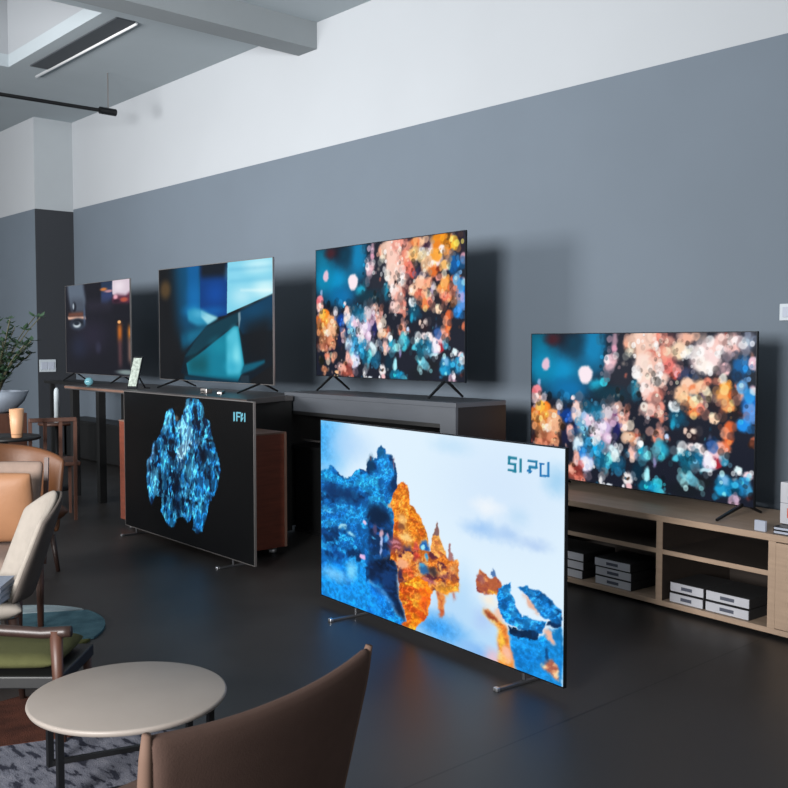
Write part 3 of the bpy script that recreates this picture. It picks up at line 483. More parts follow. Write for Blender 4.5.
DUSK = [
['p', [0.008, -0.021, 1.013, -0.006, 1.013, 1.001, -0.001, 0.978], '15151f', 0.01, None, 1.0],
['b', 0.441, 0.577, 0.3093, 0.2214, '221f30', 1.0, 1.0],
['b', 0.22, 0.706, 0.1667, 0.152, '20263c', 1.0, 0.8],
['p', [0.037, -0.012, 0.308, -0.003, 0.348, 0.204, 0.306, 0.276, 0.094, 0.264, 0.051, 0.108], '5c6878', 0.02, None, 1.0],
['p', [0.095, 0.149, 0.307, 0.164, 0.334, 0.315, 0.108, 0.303], '48505e', 0.02, None, 1.0],
['b', 0.152, 0.248, 0.04, 0.0646, '181c28', 0.5, 1.0],
['b', 0.137, 0.238, 0.0173, 0.0418, 'a0acb8', 0.6, 1.0],
['p', [0.034, 0.353, 0.334, 0.357, 0.347, 0.39, 0.049, 0.386], 'e8b8a0', 0.006, None, 1.0],
['p', [0.049, 0.315, 0.306, 0.317, 0.306, 0.347, 0.049, 0.346], '8c5038', 0.01, None, 1.0],
['b', 0.207, 0.44, 0.1395, 0.0757, '384454', 0.5, 1.0],
['b', 0.207, 0.431, 0.1064, 0.053, '141822', 0.5, 1.0],
['b', 0.193, 0.449, 0.0734, 0.0379, 'c0ccd4', 0.5, 1.0],
['b', 0.187, 0.432, 0.0566, 0.0265, '1c2430', 0.5, 1.0],
['b', 0.32, 0.351, 0.022, 0.1118, '50607a', 0.6, 0.7],
['p', [0.588, -0.004, 0.764, -0.005, 0.764, 0.161, 0.676, 0.226, 0.587, 0.22], '24344e', 0.01, None, 1.0],
['p', [0.588, 0.112, 0.764, 0.091, 0.751, 0.195, 0.6, 0.203], '303c68', 0.02, None, 1.0],
['b', 0.626, 0.08, 0.0607, 0.0214, 'c8783c', 0.7, 1.0],
['b', 0.702, 0.104, 0.0742, 0.0177, 'b88890', 0.7, 1.0],
['p', [0.757, -0.006, 1.002, -0.004, 1.009, 0.163, 0.944, 0.175, 0.812, 0.182, 0.756, 0.143], 'd8c8d4', 0.006, None, 1.0],
['b', 0.849, 0.064, 0.0949, 0.0693, 'f0e4ec', 1.0, 0.8],
['p', [0.751, 0.169, 0.825, 0.148, 0.944, 0.166, 1.009, 0.129, 1.009, 0.248, 0.751, 0.231], '5c2c40', 0.01, None, 1.0],
['b', 0.92, 0.207, 0.0609, 0.0275, 'b05040', 0.6, 1.0],
['b', 0.8, 0.173, 0.0388, 0.0279, 'e8a8b8', 0.7, 1.0],
['b', 0.812, 0.217, 0.0579, 0.0209, '301828', 0.6, 1.0],
['p', [0.362, 0.224, 0.751, 0.231, 0.751, 0.275, 0.361, 0.27], '3a3448', 0.03, None, 1.0],
['b', 0.848, 0.437, 0.0264, 0.0192, 'fcc080', 0.4, 1.0],
['p', [0.824, 0.462, 0.884, 0.465, 0.877, 0.638, 0.829, 0.638], 'c86c24', 0.02, None, 1.0],
['p', [0.829, 0.62, 0.877, 0.621, 0.877, 0.9, 0.836, 0.901], '5c3c40', 0.02, None, 1.0],
['p', [0.972, 0.485, 1.013, 0.486, 1.013, 0.623, 0.972, 0.605], 'e08830', 0.02, None, 1.0],
['p', [0.972, 0.605, 1.013, 0.623, 1.013, 0.863, 0.972, 0.846], '8c6c60', 0.02, None, 1.0],
['b', 0.943, 0.96, 0.1618, 0.0313, '7c8c8c', 0.7, 1.0],
['b', 0.533, 0.707, 0.0521, 0.073, '2c2c40', 0.8, 1.0]
]
C = bpy.context.scene.collection
PI = math.pi
random.seed(7)

# ------------------------------------------------------------------ materials
def srgb(h):
    if isinstance(h, str):
        h = [int(h[i:i+2], 16)/255 for i in (0, 2, 4)]
    return [c/12.92 if c <= .04045 else ((c+.055)/1.055)**2.4 for c in h]
MATS = {}
def mat(name, col, rough=.6, metal=0., spec=.5, var=.0, scale=8., bump=0., bscale=60., stretch=(1, 1, 1), rvar=0.):
    m = bpy.data.materials.new(name); m.use_nodes = True
    nt = m.node_tree; N = nt.nodes; L = nt.links
    b = N['Principled BSDF']; c = srgb(col)
    b.inputs['Base Color'].default_value = (*c, 1); b.inputs['Roughness'].default_value = rough
    b.inputs['Metallic'].default_value = metal; b.inputs['Specular IOR Level'].default_value = spec
    tc = N.new('ShaderNodeTexCoord'); mp = N.new('ShaderNodeMapping'); mp.inputs['Scale'].default_value = stretch
    L.new(tc.outputs['Object'], mp.inputs['Vector'])
    if var or rvar:
        n = N.new('ShaderNodeTexNoise'); n.inputs['Scale'].default_value = scale; n.inputs['Detail'].default_value = 6
        L.new(mp.outputs[0], n.inputs['Vector'])
        r = N.new('ShaderNodeValToRGB')
        r.color_ramp.elements[0].position = .3; r.color_ramp.elements[1].position = .7
        r.color_ramp.elements[0].color = (*[x*(1-var) for x in c], 1)
        r.color_ramp.elements[1].color = (*[min(1, x*(1+var)) for x in c], 1)
        L.new(n.outputs['Fac'], r.inputs['Fac']); L.new(r.outputs['Color'], b.inputs['Base Color'])
        if rvar:
            q = N.new('ShaderNodeMapRange'); q.inputs['To Min'].default_value = rough-rvar; q.inputs['To Max'].default_value = rough+rvar
            L.new(n.outputs['Fac'], q.inputs['Value']); L.new(q.outputs[0], b.inputs['Roughness'])
    if bump:
        n2 = N.new('ShaderNodeTexNoise'); n2.inputs['Scale'].default_value = bscale; n2.inputs['Detail'].default_value = 4
        L.new(mp.outputs[0], n2.inputs['Vector'])
        bp = N.new('ShaderNodeBump'); bp.inputs['Strength'].default_value = bump; bp.inputs['Distance'].default_value = .01
        L.new(n2.outputs['Fac'], bp.inputs['Height']); L.new(bp.outputs[0], b.inputs['Normal'])
    return m
M = dict(
    grey=mat('grey_wall_paint', '5d6873', .75, var=.03, scale=1.5, bump=.03, bscale=140),
    white=mat('white_wall_paint', 'a1a6ab', .85, var=.02, scale=1.2, bump=.02, bscale=100),
    charcoal=mat('charcoal_wall_paint', '262a30', .8, var=.04, scale=2),
    colwhite=mat('off_white_column_paint', '989fa4', .85, var=.03, scale=2),
    recess=mat('roof_light_lining', '8e9398', .9),
    ceil=mat('ceiling_paint', '9aa4aa', .9, var=.03, scale=1.5),
    beam=mat('beam_paint', '7d8488', .9, var=.03, scale=2),
    black=mat('black_laminate', '101112', .5, var=.1, scale=6),
    graphite=mat('graphite_laminate', '45494f', .42, var=.08, scale=3, stretch=(1, 1, 4)),
    slab=mat('grey_brown_table_top', '3b3a3b', .4, var=.12, scale=5),
    redwood=mat('reddish_wood', '6a3424', .5, var=.22, scale=5, stretch=(1, 1, 9), bump=.05),
    walnut=mat('walnut_edge', '6b5247', .5, var=.12, scale=6),
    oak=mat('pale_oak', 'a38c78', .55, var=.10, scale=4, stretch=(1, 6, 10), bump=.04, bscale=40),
    oakin=mat('oak_painted_shade', '2f2722', .65, var=.10, scale=4, stretch=(1, 6, 10)),  # oak darkened so its colour holds the shade inside the cabinet
    tvblack=mat('tv_black_plastic', '0b0c0e', .35),
    silver=mat('brushed_silver_bezel', '9a9694', .35, .85),
    darkbezel=mat('dark_metal_bezel', '23262a', .35, .7),
    chrome=mat('satin_metal_foot', 'b9bcc0', .3, .9),
    footbar=mat('grey_metal_foot', '6a6c70', .35, .8),
    blackmetal=mat('black_metal', '101113', .45, .3),
    tablewhite=mat('stone_table_top', '8d857e', .5, var=.04, scale=6),
    brown=mat('brown_fabric', '53413a', .9, var=.05, scale=30, bump=.07, bscale=300, spec=.2),
    brownlit=mat('brown_fabric_lit', '665146', .8, spec=.2),  # chair brown lightened to paint the light along its back edge
    cream=mat('cream_fabric', '8d867e', .9, var=.05, scale=30, bump=.2, bscale=250, spec=.2),
    creamshade=mat('cream_fabric_shaded', '4c4642', .9, var=.06, scale=30, bump=.2, bscale=250, spec=.2),  # cream darkened: shade of the outer back put into the colour
    beige=mat('greige_fabric', '806f65', .9, var=.06, scale=25, bump=.2, bscale=220, spec=.2),
    tan=mat('tan_leather', '8f6648', .6, var=.08, scale=8, bump=.1, bscale=60),
    cognac=mat('cognac_leather', '603a1e', .5, var=.15, scale=6, bump=.1, bscale=60),
    darkwood=mat('dark_stained_wood', '2c1d18', .45, var=.2, scale=8, stretch=(6, 6, 1)),
    midwood=mat('brown_wood', '45291d', .5, var=.2, scale=8, stretch=(6, 6, 1)),
    tanwood=mat('light_brown_wood', 'a07c50', .5, var=.12, scale=8, stretch=(6, 6, 1)),
    olive=mat('olive_fabric', '45462a', .9, var=.1, scale=20, bump=.2, bscale=200, spec=.2),
    paper=mat('white_paper', 'a3aab8', .7, var=.02, scale=10),
    pagedark=mat('book_cover_grey', '7d8898', .6),
    box=mat('white_carton', 'b6b7bd', .6, var=.03, scale=10),
    boxshade=mat('carton_painted_shade', '201f20', .7),  # near-black colour puts the shelf's shade on carton tops and sides
    boxdark=mat('carton_dark_print', '4b4f5c', .7),
    boxred=mat('carton_red_print', 'c25a48', .7),
    kraft=mat('carton_side', '8b8580', .8),
    leaf=mat('plant_leaf', '2e4632', .6, var=.3, scale=12),
    stem=mat('plant_stem', '3b3a26', .7),
    pot=mat('grey_planter', '77808c', .7, var=.06, scale=6, bump=.1),
    teal=mat('glass_orb', '6fa7b4', .15),
    plate=mat('white_switch_plastic', 'aeb7be', .5),
    candle=mat('white_wax', 'b9c3c8', .6),
    vase=mat('tan_ceramic', 'b58a68', .5, var=.08, scale=6),
    lampdark=mat('lamp_housing_dark', '3a3f44', .6),
    sill=mat('pale_blue_panel', '6d8c9c', .4),
)
def emit(name, col, s):
    m = bpy.data.materials.new(name); m.use_nodes = True; b = m.node_tree.nodes['Principled BSDF']
    b.inputs['Base Color'].default_value = (.5, .5, .5, 1); b.inputs['Emission Color'].default_value = (*srgb(col), 1)
    b.inputs['Emission Strength'].default_value = s; return m
M['tube'] = emit('lamp_tube', 'c8d4dc', .25)
m = bpy.data.materials.new('tv_display'); m.use_nodes = True
nt = m.node_tree; b = nt.nodes['Principled BSDF']
b.inputs['Base Color'].default_value = (.002, .002, .002, 1); b.inputs['Roughness'].default_value = .25; b.inputs['Specular IOR Level'].default_value = .1
a = nt.nodes.new('ShaderNodeAttribute'); a.attribute_name = 'picture'
nt.links.new(a.outputs['Color'], b.inputs['Emission Color']); b.inputs['Emission Strength'].default_value = 1.0
M['display'] = m

def floor_mat():
    m = mat('dark_polished_floor', '292726', .44, var=.12, scale=2.2, rvar=.06, bump=.02, bscale=9, spec=.5)
    nt = m.node_tree; N = nt.nodes; L = nt.links; b = N['Principled BSDF']
    src = b.inputs['Base Color'].links[0].from_socket
    tc = N.new('ShaderNodeTexCoord'); sx = N.new('ShaderNodeSeparateXYZ'); L.new(tc.outputs['Object'], sx.inputs[0])
    def line(sock, off, period):
        a = N.new('ShaderNodeMath'); a.operation = 'ADD'; a.inputs[1].default_value = off; L.new(sock, a.inputs[0])
        w = N.new('ShaderNodeMath'); w.operation = 'PINGPONG'; w.inputs[1].default_value = period/2; L.new(a.outputs[0], w.inputs[0])
        c = N.new('ShaderNodeMath'); c.operation = 'LESS_THAN'; c.inputs[1].default_value = .004; L.new(w.outputs[0], c.inputs[0]); return c
    l1 = line(sx.outputs['X'], 2.1, 3.6); l2 = line(sx.outputs['Y'], 2.0, 40.)
    mx = N.new('ShaderNodeMath'); mx.operation = 'MAXIMUM'; L.new(l1.outputs[0], mx.inputs[0]); L.new(l2.outputs[0], mx.inputs[1])
    mix = N.new('ShaderNodeMix'); mix.data_type = 'RGBA'; L.new(mx.outputs[0], mix.inputs['Factor']); L.new(src, mix.inputs['A'])
    mix.inputs['B'].default_value = (.002, .002, .002, 1); L.new(mix.outputs['Result'], b.inputs['Base Color'])
    return m
M['floor'] = floor_mat()

def rug_mat(name, cols, kind):
    m = bpy.data.materials.new(name); m.use_nodes = True; nt = m.node_tree; N = nt.nodes; L = nt.links; b = N['Principled BSDF']
    b.inputs['Roughness'].default_value = .95; b.inputs['Specular IOR Level'].default_value = .1
    tc = N.new('ShaderNodeTexCoord'); mp = N.new('ShaderNodeMapping'); L.new(tc.outputs['Object'], mp.inputs[0])
    n = N.new('ShaderNodeTexNoise'); n.inputs['Detail'].default_value = 5
    r = N.new('ShaderNodeValToRGB'); L.new(r.outputs['Color'], b.inputs['Base Color'])
    L.new(mp.outputs[0], n.inputs['Vector']); L.new(n.outputs['Fac'], r.inputs['Fac'])
    e = r.color_ramp.elements
    if kind == 'marks':
        mp.inputs['Scale'].default_value = (9, 24, 1); mp.inputs['Rotation'].default_value = (0, 0, .5); n.inputs['Scale'].default_value = 1.4; n.inputs['Detail'].default_value = 3
        e[0].position = .40; e[0].color = (*srgb(cols[0]), 1); e[1].position = .47; e[1].color = (*srgb(cols[1]), 1)
        x = e.new(.75); x.color = (*srgb(cols[2]), 1)
    else:
        n.inputs['Scale'].default_value = 14
        e[0].position = .3; e[0].color = (*srgb(cols[0]), 1); e[1].position = .7; e[1].color = (*srgb(cols[1]), 1)
    bp = N.new('ShaderNodeBump'); bp.inputs['Strength'].default_value = .4; bp.inputs['Distance'].default_value = .01
    n2 = N.new('ShaderNodeTexNoise'); n2.inputs['Scale'].default_value = 220; L.new(tc.outputs['Object'], n2.inputs['Vector'])
    L.new(n2.outputs['Fac'], bp.inputs['Height']); L.new(bp.outputs[0], b.inputs['Normal'])
    return m
M['rug_teal'] = rug_mat('teal_rug_pile', ['35505a', '4a6872'], 'plain')
M['rug_green'] = rug_mat('olive_rug_pile', ['45472a', '5a5b36'], 'plain')
M['rug_white'] = rug_mat('pale_rug_pile', ['74838a', '8a989c'], 'plain')
M['rug_rust'] = rug_mat('rust_rug_pile', ['38221c', '503026'], 'plain')
M['rug_grey'] = rug_mat('grey_rug_pile', ['2a2c36', '5e606a', '74757e'], 'marks')

# ------------------------------------------------------------------ mesh helpers
def link(name, me, m=None, parent=None, smooth=False):
    o = bpy.data.objects.new(name, me); C.objects.link(o)
    if m is not None: me.materials.append(m)
    if parent is not None: o.parent = parent
    if smooth:
        for p in me.polygons: p.use_smooth = True
    return o
def obj(name, bm, m, parent=None, smooth=False, bevel=0.):
    bmesh.ops.recalc_face_normals(bm, faces=bm.faces[:])
    me = bpy.data.meshes.new(name); bm.to_mesh(me); bm.free()
    o = link(name, me, m, parent, smooth)
    if bevel:
        b = o.modifiers.new('bevel', 'BEVEL'); b.width = bevel; b.segments = 3; b.limit_method = 'ANGLE'
    return o
def add_box(bm, x0, x1, y0, y1, z0, z1):
    v = [bm.verts.new((x, y, z)) for x in (x0, x1) for y in (y0, y1) for z in (z0, z1)]
    for f in ((0, 1, 3, 2), (4, 6, 7, 5), (0, 4, 5, 1), (2, 3, 7, 6), (0, 2, 6, 4), (1, 5, 7, 3)): bm.faces.new([v[i] for i in f])
def box(name, x0, x1, y0, y1, z0, z1, m, parent=None, bevel=0.):
    bm = bmesh.new(); add_box(bm, x0, x1, y0, y1, z0, z1); return obj(name, bm, m, parent, False, bevel)
def boxes(name, L, m, parent=None, bevel=0.):
    bm = bmesh.new()
    for q in L: add_box(bm, *q)
    return obj(name, bm, m, parent, False, bevel)
def add_bar(bm, p, q, r0, r1=None, n=4, twist=PI/4):
    r1 = r0 if r1 is None else r1
    p = Vector(p); q = Vector(q); d = (q-p).normalized()
    a = d.cross(Vector((0, 0, 1))) if abs(d.z) < .95 else d.cross(Vector((1, 0, 0)))
    a.normalize(); b = d.cross(a); R = []
    for c, r in ((p, r0), (q, r1)):
        R.append([bm.verts.new(c+(a*math.cos(twist+2*PI*i/n)+b*math.sin(twist+2*PI*i/n))*r) for i in range(n)])
    for i in range(n): bm.faces.new((R[0][i], R[0][(i+1) % n], R[1][(i+1) % n], R[1][i]))
    bm.faces.new(R[0][::-1]); bm.faces.new(R[1])
def bars(name, L, m, parent=None, n=4, smooth=False, bevel=0.):
    bm = bmesh.new()
    for q in L: add_bar(bm, *q, n=n)
    return obj(name, bm, m, parent, smooth, bevel)
def tube(name, pts, r, m, parent=None, n=14):
    """one continuous round tube through pts, r a number or one radius per point"""
    P = [Vector(p) for p in pts]; rr = r if isinstance(r, (list, tuple)) else [r]*len(P); bm = bmesh.new(); R = []
    for i, p in enumerate(P):
        d = (P[min(i+1, len(P)-1)]-P[max(i-1, 0)]).normalized(); a = d.cross(Vector((.31, .95, .05))).normalized(); c = d.cross(a)
        R.append([bm.verts.new(p+(a*math.cos(2*PI*k/n)+c*math.sin(2*PI*k/n))*rr[i]) for k in range(n)])
    for i in range(len(R)-1):
        for k in range(n): bm.faces.new((R[i][k], R[i][(k+1) % n], R[i+1][(k+1) % n], R[i+1][k]))
    for q, s_ in ((R[0], P[0]), (R[-1], P[-1])): bm.faces.new(q)
    return obj(name, bm, m, parent, True)
def lathe(name, prof, m, parent=None, n=48, smooth=True, cx=0, cy=0):
    bm = bmesh.new(); R = []
    for r, z in prof:
        R.append([bm.verts.new((cx+r*math.cos(2*PI*i/n), cy+r*math.sin(2*PI*i/n), z)) for i in range(n)])
    for k in range(len(R)-1):
        for i in range(n): bm.faces.new((R[k][i], R[k][(i+1) % n], R[k+1][(i+1) % n], R[k+1][i]))
    bm.faces.new(R[0][::-1]); bm.faces.new(R[-1])
    return obj(name, bm, m, parent, smooth)
def slab_poly(name, pts, z0, z1, m, parent=None, bevel=0.):
    bm = bmesh.new(); f = bm.faces.new([bm.verts.new((x, y, z0)) for x, y in pts])
    r = bmesh.ops.extrude_face_region(bm, geom=[f]); bmesh.ops.translate(bm, vec=(0, 0, z1-z0), verts=[v for v in r['geom'] if isinstance(v, bmesh.types.BMVert)])
    return obj(name, bm, m, parent, False, bevel)
def shell(name, fn, m, parent=None, ns=24, nt=10, th=.03, sub=1):
    """a padded shell: outer surface fn(s,t), s in -1..1, t in 0..1, given real thickness along its normal"""
    P = [[Vector(fn(-1+2*i/ns, j/nt)) for j in range(nt+1)] for i in range(ns+1)]
    bm = bmesh.new(); A = []; B = []
    for i in range(ns+1):
        a = []; b = []
        for j in range(nt+1):
            du = P[min(i+1, ns)][j]-P[max(i-1, 0)][j]; dv = P[i][min(j+1, nt)]-P[i][max(j-1, 0)]
            n = du.cross(dv).normalized()
            e = 1 if 0 < i < ns and 0 < j < nt else .55
            a.append(bm.verts.new(P[i][j]+n*th*.5*e)); b.append(bm.verts.new(P[i][j]-n*th*.5*e))
        A.append(a); B.append(b)
    for i in range(ns):
        for j in range(nt):
            bm.faces.new((A[i][j], A[i+1][j], A[i+1][j+1], A[i][j+1])); bm.faces.new((B[i][j], B[i][j+1], B[i+1][j+1], B[i+1][j]))
    for i in range(ns):
        bm.faces.new((A[i][0], B[i][0], B[i+1][0], A[i+1][0])); bm.faces.new((A[i][nt], A[i+1][nt], B[i+1][nt], B[i][nt]))
    for j in range(nt):
        bm.faces.new((A[0][j], A[0][j+1], B[0][j+1], B[0][j])); bm.faces.new((A[ns][j], B[ns][j], B[ns][j+1], A[ns][j+1]))
    o = obj(name, bm, m, parent, True)
    if sub: s = o.modifiers.new('sub', 'SUBSURF'); s.levels = sub; s.render_levels = sub
    return o
def cushion(name, w, d, h, m, parent, loc=(0, 0, 0), rot=(0, 0, 0), puff=.35, n=12):
    """pillow-shaped block: superellipse plan, domed faces"""
    bm = bmesh.new(); T = []; B = []
    for i in range(n+1):
        t = []; b = []
        for j in range(n+1):
            u = -1+2*i/n; v = -1+2*j/n
            k = (1-u**6)*(1-v**6); dome = h/2*((1-puff)*min(1, k**.3 if k > 0 else 0)+puff*(1-u*u)*(1-v*v))
            x = u*w/2*(1-.03*v*v); y = v*d/2*(1-.03*u*u)
            t.append(bm.verts.new((x, y, dome)))
            b.append(t[-1] if (i in (0, n) or j in (0, n)) else bm.verts.new((x, y, -dome)))
        T.append(t); B.append(b)
    for i in range(n):
        for j in range(n):
            bm.faces.new((T[i][j], T[i+1][j], T[i+1][j+1], T[i][j+1])); bm.faces.new((B[i][j], B[i][j+1], B[i+1][j+1], B[i+1][j]))
    R = Matrix.Translation(loc) @ Matrix.Rotation(rot[2], 4, 'Z') @ Matrix.Rotation(rot[1], 4, 'Y') @ Matrix.Rotation(rot[0], 4, 'X')
    bmesh.ops.transform(bm, matrix=R, verts=bm.verts[:])
    o = obj(name, bm, m, parent, True); s = o.modifiers.new('sub', 'SUBSURF'); s.levels = 1; s.render_levels = 1
    return o
def tag(o, label, cat, group=None):
    o['label'] = label; o['category'] = cat
    if group: o['group'] = group
    return o
def thing(name, label, cat, loc=(0, 0, 0), rz=0., group=None):
    o = bpy.data.objects.new(name, None); C.objects.link(o); o.location = loc; o.rotation_euler = (0, 0, rz)
    o.empty_display_size = .1
    return tag(o, label, cat, group)
def struct(o): o['kind'] = 'structure'; return o

# ------------------------------------------------------------------ room shell
WY = 5.0; COLX = -11.5; STEP = 4.53; ZB = 2.987; ZC = 4.04
w = struct(box('wall_back', COLX, 3.0, WY, WY+.2, 0, ZB, M['grey']))
box('upper_wall', COLX, 3.0, WY, WY+.2, ZB, ZC+.9, M['white'], w)
w = struct(box('wall_left', -16, COLX-.02, STEP, WY+.2, 0, ZB-.03, M['grey']))
box('upper_wall', -16, COLX-.02, STEP, WY+.2, ZB-.03, ZC+.9, M['white'], w)
w = struct(box('wall_column', COLX-.02, COLX, STEP, WY+.2, 0, ZB-.03, M['charcoal']))
box('upper_wall', COLX-.02, COLX, STEP, WY+.2, ZB-.03, ZC+.9, M['colwhite'], w)
struct(box('wall_end', -16.2, -16, -3.5, WY+.2, 0, ZC+.9, M['white']))
struct(box('floor', -16.2, 3.0, -3.5, WY+.2, -.1, 0, M['floor']))
# ceiling with the roof-light opening
SX0, SX1, SY0, SY1 = -9.61, -7.54, 1.2, 3.55
struct(boxes('ceiling', [(-16.2, SX0, -3.5, WY+.2, ZC, ZC+.12), (SX1, 3.0, -3.5, WY+.2, ZC, ZC+.12), (SX0, SX1, SY1, WY+.2, ZC, ZC+.12), (SX0, SX1, -3.5, SY0, ZC, ZC+.12)], M['ceil']))
sk = struct(boxes('window_1', [(SX0-.06, SX0, SY0, SY1+.06, ZC+.12, ZC+1.0), (SX1, SX1+.06, SY0, SY1+.06, ZC+.12, ZC+1.0), (SX0, SX1, SY1, SY1+.06, ZC+.12, ZC+1.0), (SX0, SX1, SY0-.06, SY0, ZC+.12, ZC+1.0)], M['recess']))
struct(box('ceiling_beam', -6.82, -6.56, -3.5, WY, 3.82, ZC, M['beam']))
# slot lamp set in the ceiling
t = thing('ceiling_lamp', 'long recessed linear lamp with a white tube in the ceiling beside the roof light', 'lamp', (-8.65, 3.80, ZC))
boxes('lamp_housing', [(-.75, 1.1, -.12, .05, -.012, .0)], M['lampdark'], t)
bars('lamp_tube', [((-1.08, .07, -.010), (1.08, .07, -.010), .013)], M['tube'], t, n=10, smooth=True)
# hanging rail
t = thing('hanging_rail', 'thin black rail hanging on a wire below the ceiling at far left', 'rail', (-9.155, 4.41, 3.66))
bars('rail', [((0, 0, 0), (0, -3.6, -.03), .018)], M['blackmetal'], t, n=10)
bars('end_cap', [((0, .03, 0), (0, -.14, 0), .035)], M['blackmetal'], t, n=10)
bars('wire', [((0, -.05, 0), (0, -.05, ZC-3.66), .006)], M['silver'], t, n=6)
bars('wire', [((0, -3.3, -.03), (0, -3.3, ZC-3.66), .006)], M['silver'], t, n=6)
def switch(name, label, cat, loc, rz, w, h, rock):
    t = thing(name, label, cat, loc, rz)
    box('plate', -w/2, w/2, -.012, 0, -h/2, h/2, M['plate'], t, .003)
    for k in range(rock): box('rocker', -w/2+.02+k*(w-.03)/rock, -w/2+.01+(k+1)*(w-.03)/rock, -.018, -.010, -h*.3, h*.3, M['paper'], t, .002)
switch('light_switch', 'wide pale switch plate on the dark column face', 'switch', (COLX+.001, 4.64, 1.075), PI/2, .2, .15, 2)
switch('light_switch', 'white square switch on the grey wall at the right edge', 'switch', (-2.43, WY-.001, 1.515), 0, .085, .09, 1)

# ------------------------------------------------------------------ television pictures
def h2(c): return np.array([int(c[i:i+2], 16)/255 for i in (0, 2, 4)])
def vnoise(rng, W, H, fx, fy, U, V):
    out = np.zeros_like(U); amp = 1.; tot = 0
    for o in range(4):
        gx, gy = int(fx*2**o)+3, int(fy*2**o)+3
        g = rng.random((gy, gx)); x = U*fx*2**o; y = V*fy*2**o
        xi = np.clip(x.astype(int), 0, gx-2); yi = np.clip(y.astype(int), 0, gy-2); a = x-xi; b = y-yi
        a = a*a*(3-2*a); b = b*b*(3-2*b)
        out += amp*((g[yi, xi]*(1-a)+g[yi, xi+1]*a)*(1-b)+(g[yi+1, xi]*(1-a)+g[yi+1, xi+1]*a)*b); tot += amp; amp *= .62
    return np.clip((out/tot-.5)*2.6+.5, 0, 1)
def blur(m, r):
    r = int(r)
    if r < 1: return m
    for ax in (0, 1):
        for _ in range(2):
            p = np.pad(m, [(r, r) if k == ax else (0, 0) for k in (0, 1)], mode='edge'); c = np.cumsum(p, ax)
            c = np.concatenate([np.zeros_like(c[:1] if ax == 0 else c[:, :1]), c], ax); n = 2*r+1
            m = ((c[n:]-c[:-n]) if ax == 0 else (c[:, n:]-c[:, :-n]))/n
    return m
